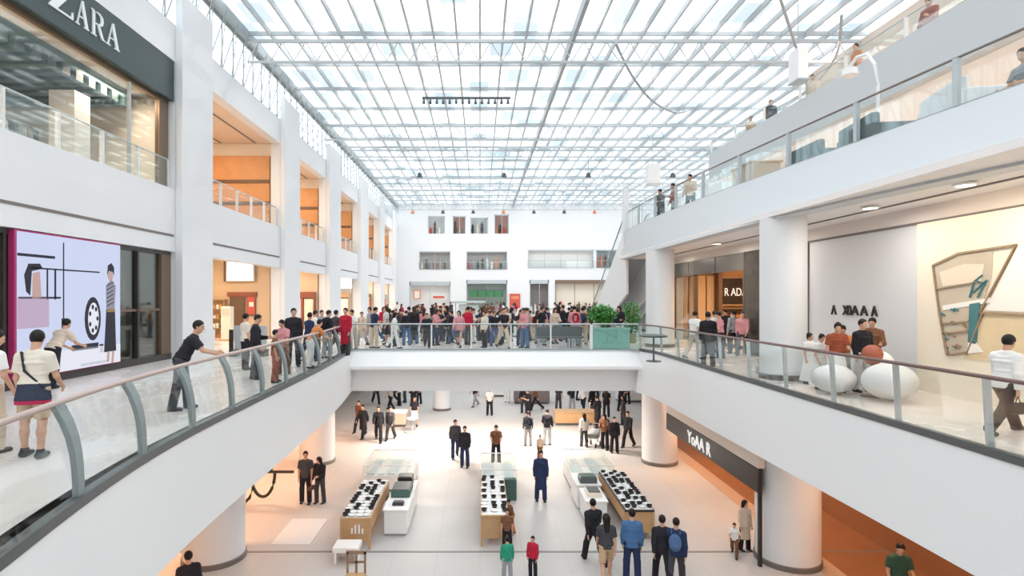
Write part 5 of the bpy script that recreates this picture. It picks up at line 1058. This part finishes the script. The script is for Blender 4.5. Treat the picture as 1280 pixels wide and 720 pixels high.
# ------------------------------------------------------------ people on the west gallery
G = [(333, 474, 'black', 'black', 'wait', 'jacket', 1.0, 'person in black jacket by the pale grey barrier panel', ()), (321, 462, 'cream', 'black', 'stand', 'tee', .98, 'person in cream shirt at the warm shop entrance', ()),
     (358, 478, 'brown', 'rust', 'stand', 'tee', .78, 'child in brown top at the curved railing', ()), (368, 468, 'pink', 'brown', 'wait', 'tee', .9, 'person in pink top behind the child in brown', ()), (381, 458, 'black', 'black', 'stand', 'jacket', 1.06, 'tall person in black jacket at the curved railing', ()),
     (391, 452, 'navy', 'navy', 'stroll', 'jacket', .98, 'person in navy jacket beside the tall one in black', ()), (402, 460, 'orange', 'white', 'bend', 'tee', .92, 'person in orange top bending over the railing', ()), (414, 448, 'black', 'grey', 'wait', 'jacket', 1.0, 'person in black jacket and grey trousers before oak framed entrance', ('backpack',)),
     (399, 443, 'white', 'black', 'stand', 'tee', .97, 'person in white t-shirt near the red-brown entrance', ()), (437, 444, 'red', 'charcoal', 'stand', 'coat', 1.03, 'person in bright red coat at the west end of the bridge', ()), (424, 440, 'charcoal', 'black', 'walk', 'jacket', 1.0, 'person in charcoal jacket next to the red coat', ()),
     (407, 437, 'grey', 'charcoal', 'stroll', 'tee', .97, 'person in grey top walking past the third west shop', ()), (446, 437, 'white', 'beige', 'wait', 'tee', .97, 'person in white top and beige trousers past the red coat', ())]
for px, row, tc, bc, pose, tp, s_, t, ex in G: pf(px - (14 if row > 455 else 5), row, 5, R(random.choice([-70, -90, 160, 200, -40])), t, pose=pose, top=tp, tc=tc, bc=bc, s=s_, extra=ex)

# ------------------------------------------------------------ people on the ground floor
A = lambda px, row, head, t, **kw: pf(px, row, 0, R(head), t, **kw)
A(382, 629, 185, 'person in dark vest with bare arms, taller of the couple by column', pose='stand', top='tee', tc='charcoal', bc='black', s=1.04)
A(400, 629, 160, 'person in black top with long dark hair, shorter of the couple', pose='wait', top='jacket', tc='black', bc='charcoal', hair='longhair', s=.94, extra=('handbag',), ec='brown')
A(569, 572, 190, 'person in dark jacket and brown trousers, rear one of the central pair', pose='stroll', tc='charcoal', bc='navy', s=1.0)
A(581, 584, 170, 'person in black jacket and navy trousers, front one of central pair', pose='stand', tc='black', bc='navy', s=1.0)
A(676, 626, 180, 'person in long navy robe standing alone between the displays', pose='stand', top='coat', tc='navy', bc='navy', s=1.02, hair='hair')
A(660, 557, 10, 'person in charcoal jacket with backpack, one of pair behind navy robe', pose='stand', tc='charcoal', bc='grey', extra=('backpack',), ec='navy', s=.96)
A(684, 556, -12, 'person in black jacket with pale scarf, other of pair behind navy robe', pose='wait', tc='black', bc='pale grey', s=1.0)
A(675, 574, 180, 'small child in beige clothes standing behind the navy robe', pose='stand', top='tee', tc='beige', bc='brown', s=.62)
A(742, 704, 12, 'person in black suit walking at the near edge of the hall', pose='walk', top='jacket', tc='black', bc='black', s=1.02, extra=('handbag',))
A(758, 727, 0, 'person in dark dress with long hair and bare legs', pose='stroll', top='tee', tc='charcoal', bot='shorts', bc='tan', hair='longhair', s=.99, shoe='tan')
A(790, 727, -8, 'person in light blue denim jacket and navy trousers', pose='stand', top='jacket', tc='blue', bc='navy', s=1.05)
A(828, 731, -10, 'person in black jacket walking ahead of the blue backpack', pose='walk', top='jacket', tc='black', bc='black', s=1.02)
A(845, 735, -25, 'person with a large blue patterned backpack', pose='stroll', top='jacket', tc='navy', bc='charcoal', extra=('backpack',), ec='denim', s=1.0)
A(634, 728, 10, 'child in bright green jacket at the near edge of the hall', pose='stand', top='jacket', tc='green', bc='grey', s=.66)
A(666, 723, 150, 'child in red jacket and black trousers standing alone', pose='stand', top='jacket', tc='red', bc='black', s=.62)
A(634, 690, 175, 'child in brown top right behind the green jacket', pose='stand', top='tee', tc='brown', bc='black', s=.70)
A(640, 668, 90, 'child in brown clothes reaching along the central table', pose='reach', top='tee', tc='brown', bc='orange', s=.62)
A(918, 695, 150, 'small child in white top beside the large east column', pose='walk', top='tee', tc='white', bc='brown', s=.55)
A(931, 688, 200, 'person in pale coat standing against the large east column', pose='stand', top='coat', tc='beige', bc='black', s=.82, hair='longhair')
person(-6.3, 12.1, 0, R(40), 'person in dark clothes beside the large west column', pose='stand', top='jacket', tc='black', bc='charcoal', s=.98)
person(9.35, 12.5, 0, R(170), 'person in green checked shirt under the near east gallery', pose='wait', top='tee', tc='dark green', bc='charcoal', s=1.0)
A(620, 580, 180, 'person in brown top serving behind the central showcase', pose='reach', top='tee', tc='brown', bc='black', s=1.0)
A(454, 547, 160, 'person in black coat and orange top walking by the west gallery', pose='walk', top='coat', tc='black', bc='black', s=1.0)
A(449, 541, 150, 'person in brown jacket half behind the black coat', pose='stroll', tc='brown', bc='black', s=1.0)
A(473, 552, 185, 'person in black clothes, one of pair near the peach stall', pose='walk', tc='black', bc='black', s=1.05)
A(488, 550, 170, 'person in charcoal jacket, other of pair near the peach stall', pose='stroll', tc='charcoal', bc='charcoal', s=.98)
A(518, 533, 190, 'person in black jacket and white skirt by the grey pedestal', pose='stand', top='tee', tc='black', bot='skirt', bc='white', s=.95)
A(612, 519, 180, 'person in white t-shirt and black trousers below the bridge centre', pose='stand', top='tee', tc='white', bc='black', s=.97)
GP = [(594, 508, 'black', 'grey', 'alone below the bridge near the hall axis'), (655, 516, 'black', 'charcoal', 'first of three before the dark stall'), (661, 524, 'black', 'black', 'tallest of three before the dark stall'), (670, 513, 'brown', 'black', 'last of three before the dark stall'),
      (698, 514, 'charcoal', 'charcoal', 'alone between the dark stall and oak stall'), (715, 514, 'black', 'grey', 'at the west end of the oak stall'), (729, 514, 'white', 'black', 'behind the middle of oak stall'), (739, 520, 'black', 'white', 'behind the east end of oak stall'), (747, 535, 'black', 'black', 'in front of the oak stall end'),
      (758, 521, 'black', 'black', 'just past the oak stall end'), (776, 514, 'black', 'black', 'first by the white stall near the far column'), (784, 505, 'charcoal', 'black', 'second by the white stall near the far column'), (730, 558, 'white', 'charcoal', 'pushing past the stroller'), (756, 562, 'brown', 'black', 'first beside the east showcase'), (768, 566, 'black', 'black', 'second beside the east showcase'),
      (785, 559, 'black', 'black', 'alone before the far east column'), (779, 531, 'charcoal', 'black', 'behind the one before the far east column'), (492, 505, 'black', 'black', 'first behind the peach stall'), (499, 507, 'white', 'black', 'second behind the peach stall'), (506, 503, 'charcoal', 'charcoal', 'third behind the peach stall'), (488, 512, 'grey', 'black', 'nearest behind the peach stall'), (517, 512, 'black', 'grey', 'fourth behind the peach stall'), (470, 505, 'charcoal', 'black', 'far back beside the west gallery'), (524, 505, 'pink', 'black', 'far back near the slim column'),
      (634, 503, 'white', 'white', 'far back beside the white stall'), (722, 500, 'black', 'black', 'far back behind the oak stall'), (752, 500, 'charcoal', 'grey', 'far back towards the white stall'), (745, 503, 'grey', 'black', 'far back past the oak stall')]
for px, row, tc, bc, w in GP:
    tp = random.choice(['jacket', 'jacket', 'tee', 'coat']); t = 'person in %s %s and %s trousers, %s' % (tc, {'tee': 't-shirt', 'jacket': 'jacket', 'coat': 'coat'}[tp], bc, w)
    A(px, row, random.uniform(0, 360), t, pose=random.choice(['stand', 'wait', 'walk', 'stroll', 'phone']), top=tp, tc=tc, bc=bc, s=random.uniform(.92, 1.04), hair=random.choice(['hair', 'hair', 'longhair']), hc=random.randrange(2))
# ------------------------------------------------------------ the crowd on the bridge and the far deck
ORD = 'first second third fourth fifth sixth seventh eighth ninth tenth eleventh twelfth thirteenth fourteenth fifteenth sixteenth seventeenth eighteenth nineteenth twentieth'.split()
def ordw(i): return ORD[i] if i < 20 else ['twenty', 'thirty', 'forty', 'fifty', 'sixty', 'seventy'][(i + 1) // 10 - 2] + ('-' + ORD[(i + 1) % 10 - 1] if (i + 1) % 10 else 'th')
rd = random.Random(11)
SPOTS = []
def crowd(n, x0, x1, y0, y1, where, tops, skip=()):
    spots = []
    tries = 0
    while len(spots) < n and tries < 4000:
        tries += 1
        x, y = rd.uniform(x0, x1), rd.uniform(y0, y1)
        if all((x - a) ** 2 + (y - b) ** 2 > .62 for a, b in SPOTS) and not any(a < x < b and c < y < d for a, b, c, d in skip): spots.append((x, y)); SPOTS.append((x, y))
    spots.sort(key=lambda s_: s_[0] / s_[1])
    for i, (x, y) in enumerate(spots):
        tc = rd.choice(tops); bc = rd.choice(['black', 'black', 'charcoal', 'navy', 'grey', 'beige', 'white', 'denim']); tp = rd.choice(['jacket', 'jacket', 'tee', 'coat']); fem = rd.random() < .4
        bt = 'skirt' if fem and rd.random() < .35 else 'trousers'
        t = 'person in %s %s and %s %s, %s from the west end %s' % (tc, {'tee': 't-shirt', 'jacket': 'jacket', 'coat': 'coat'}[tp], bc, bt, ordw(i), where)
        person(x, y, 5, rd.uniform(0, 6.28), t, pose=rd.choice(['stand', 'wait', 'walk', 'stroll', 'phone']), top=tp, tc=tc, bot=bt, bc=bc, hair='longhair' if fem else 'hair', hc=rd.randrange(3), s=rd.uniform(.88, 1.05), extra=('backpack',) if rd.random() < .15 else (), ec=rd.choice(['black', 'navy', 'red']))
crowd(62, -5.4, 5.2, 24.2, 30.9, 'of bridge crowd', ['black'] * 6 + ['charcoal', 'charcoal', 'white', 'cream', 'grey', 'red', 'navy', 'beige', 'pale grey', 'dark green', 'brown', 'pink'], skip=((2.3, 7, 24, 25.5),))
crowd(16, 2.4, 7.0, 26.2, 30.9, 'of corner crowd', ['black', 'pink', 'beige', 'brown', 'cream', 'tan'], skip=((6.7, 8, 26, 28),))
crowd(34, -8, 11, 48.6, 55, 'of far crowd', ['black', 'black', 'charcoal', 'brown', 'white', 'beige', 'red', 'grey'], skip=((-2.6, .6, 48, 51.4),))

# lenses, lettering and pictures belong one level down, under the part that carries them
for o in list(bpy.context.scene.objects):
    want = {'lens': ('trim_ring', 'shade'), 'lettering': ('sign_board', 'panel', 'front_panel'), 'picture': ('screen',), 'picture_spot': ('picture',), 'soil': ('box',), 'rim': ('box',), 'tray': ('base',), 'knot': ('body',), 'liner': ('tabletop',), 'end_cap': ('case',), 'lit_face': ('case',), 'lid': ('body',)}.get(o.name.split('.')[0])
    if want and o.parent and not o.parent.parent:
        for c in o.parent.children:
            if c.name.split('.')[0] in want and c is not o and c.scale[0] == 1: o.parent = c; break
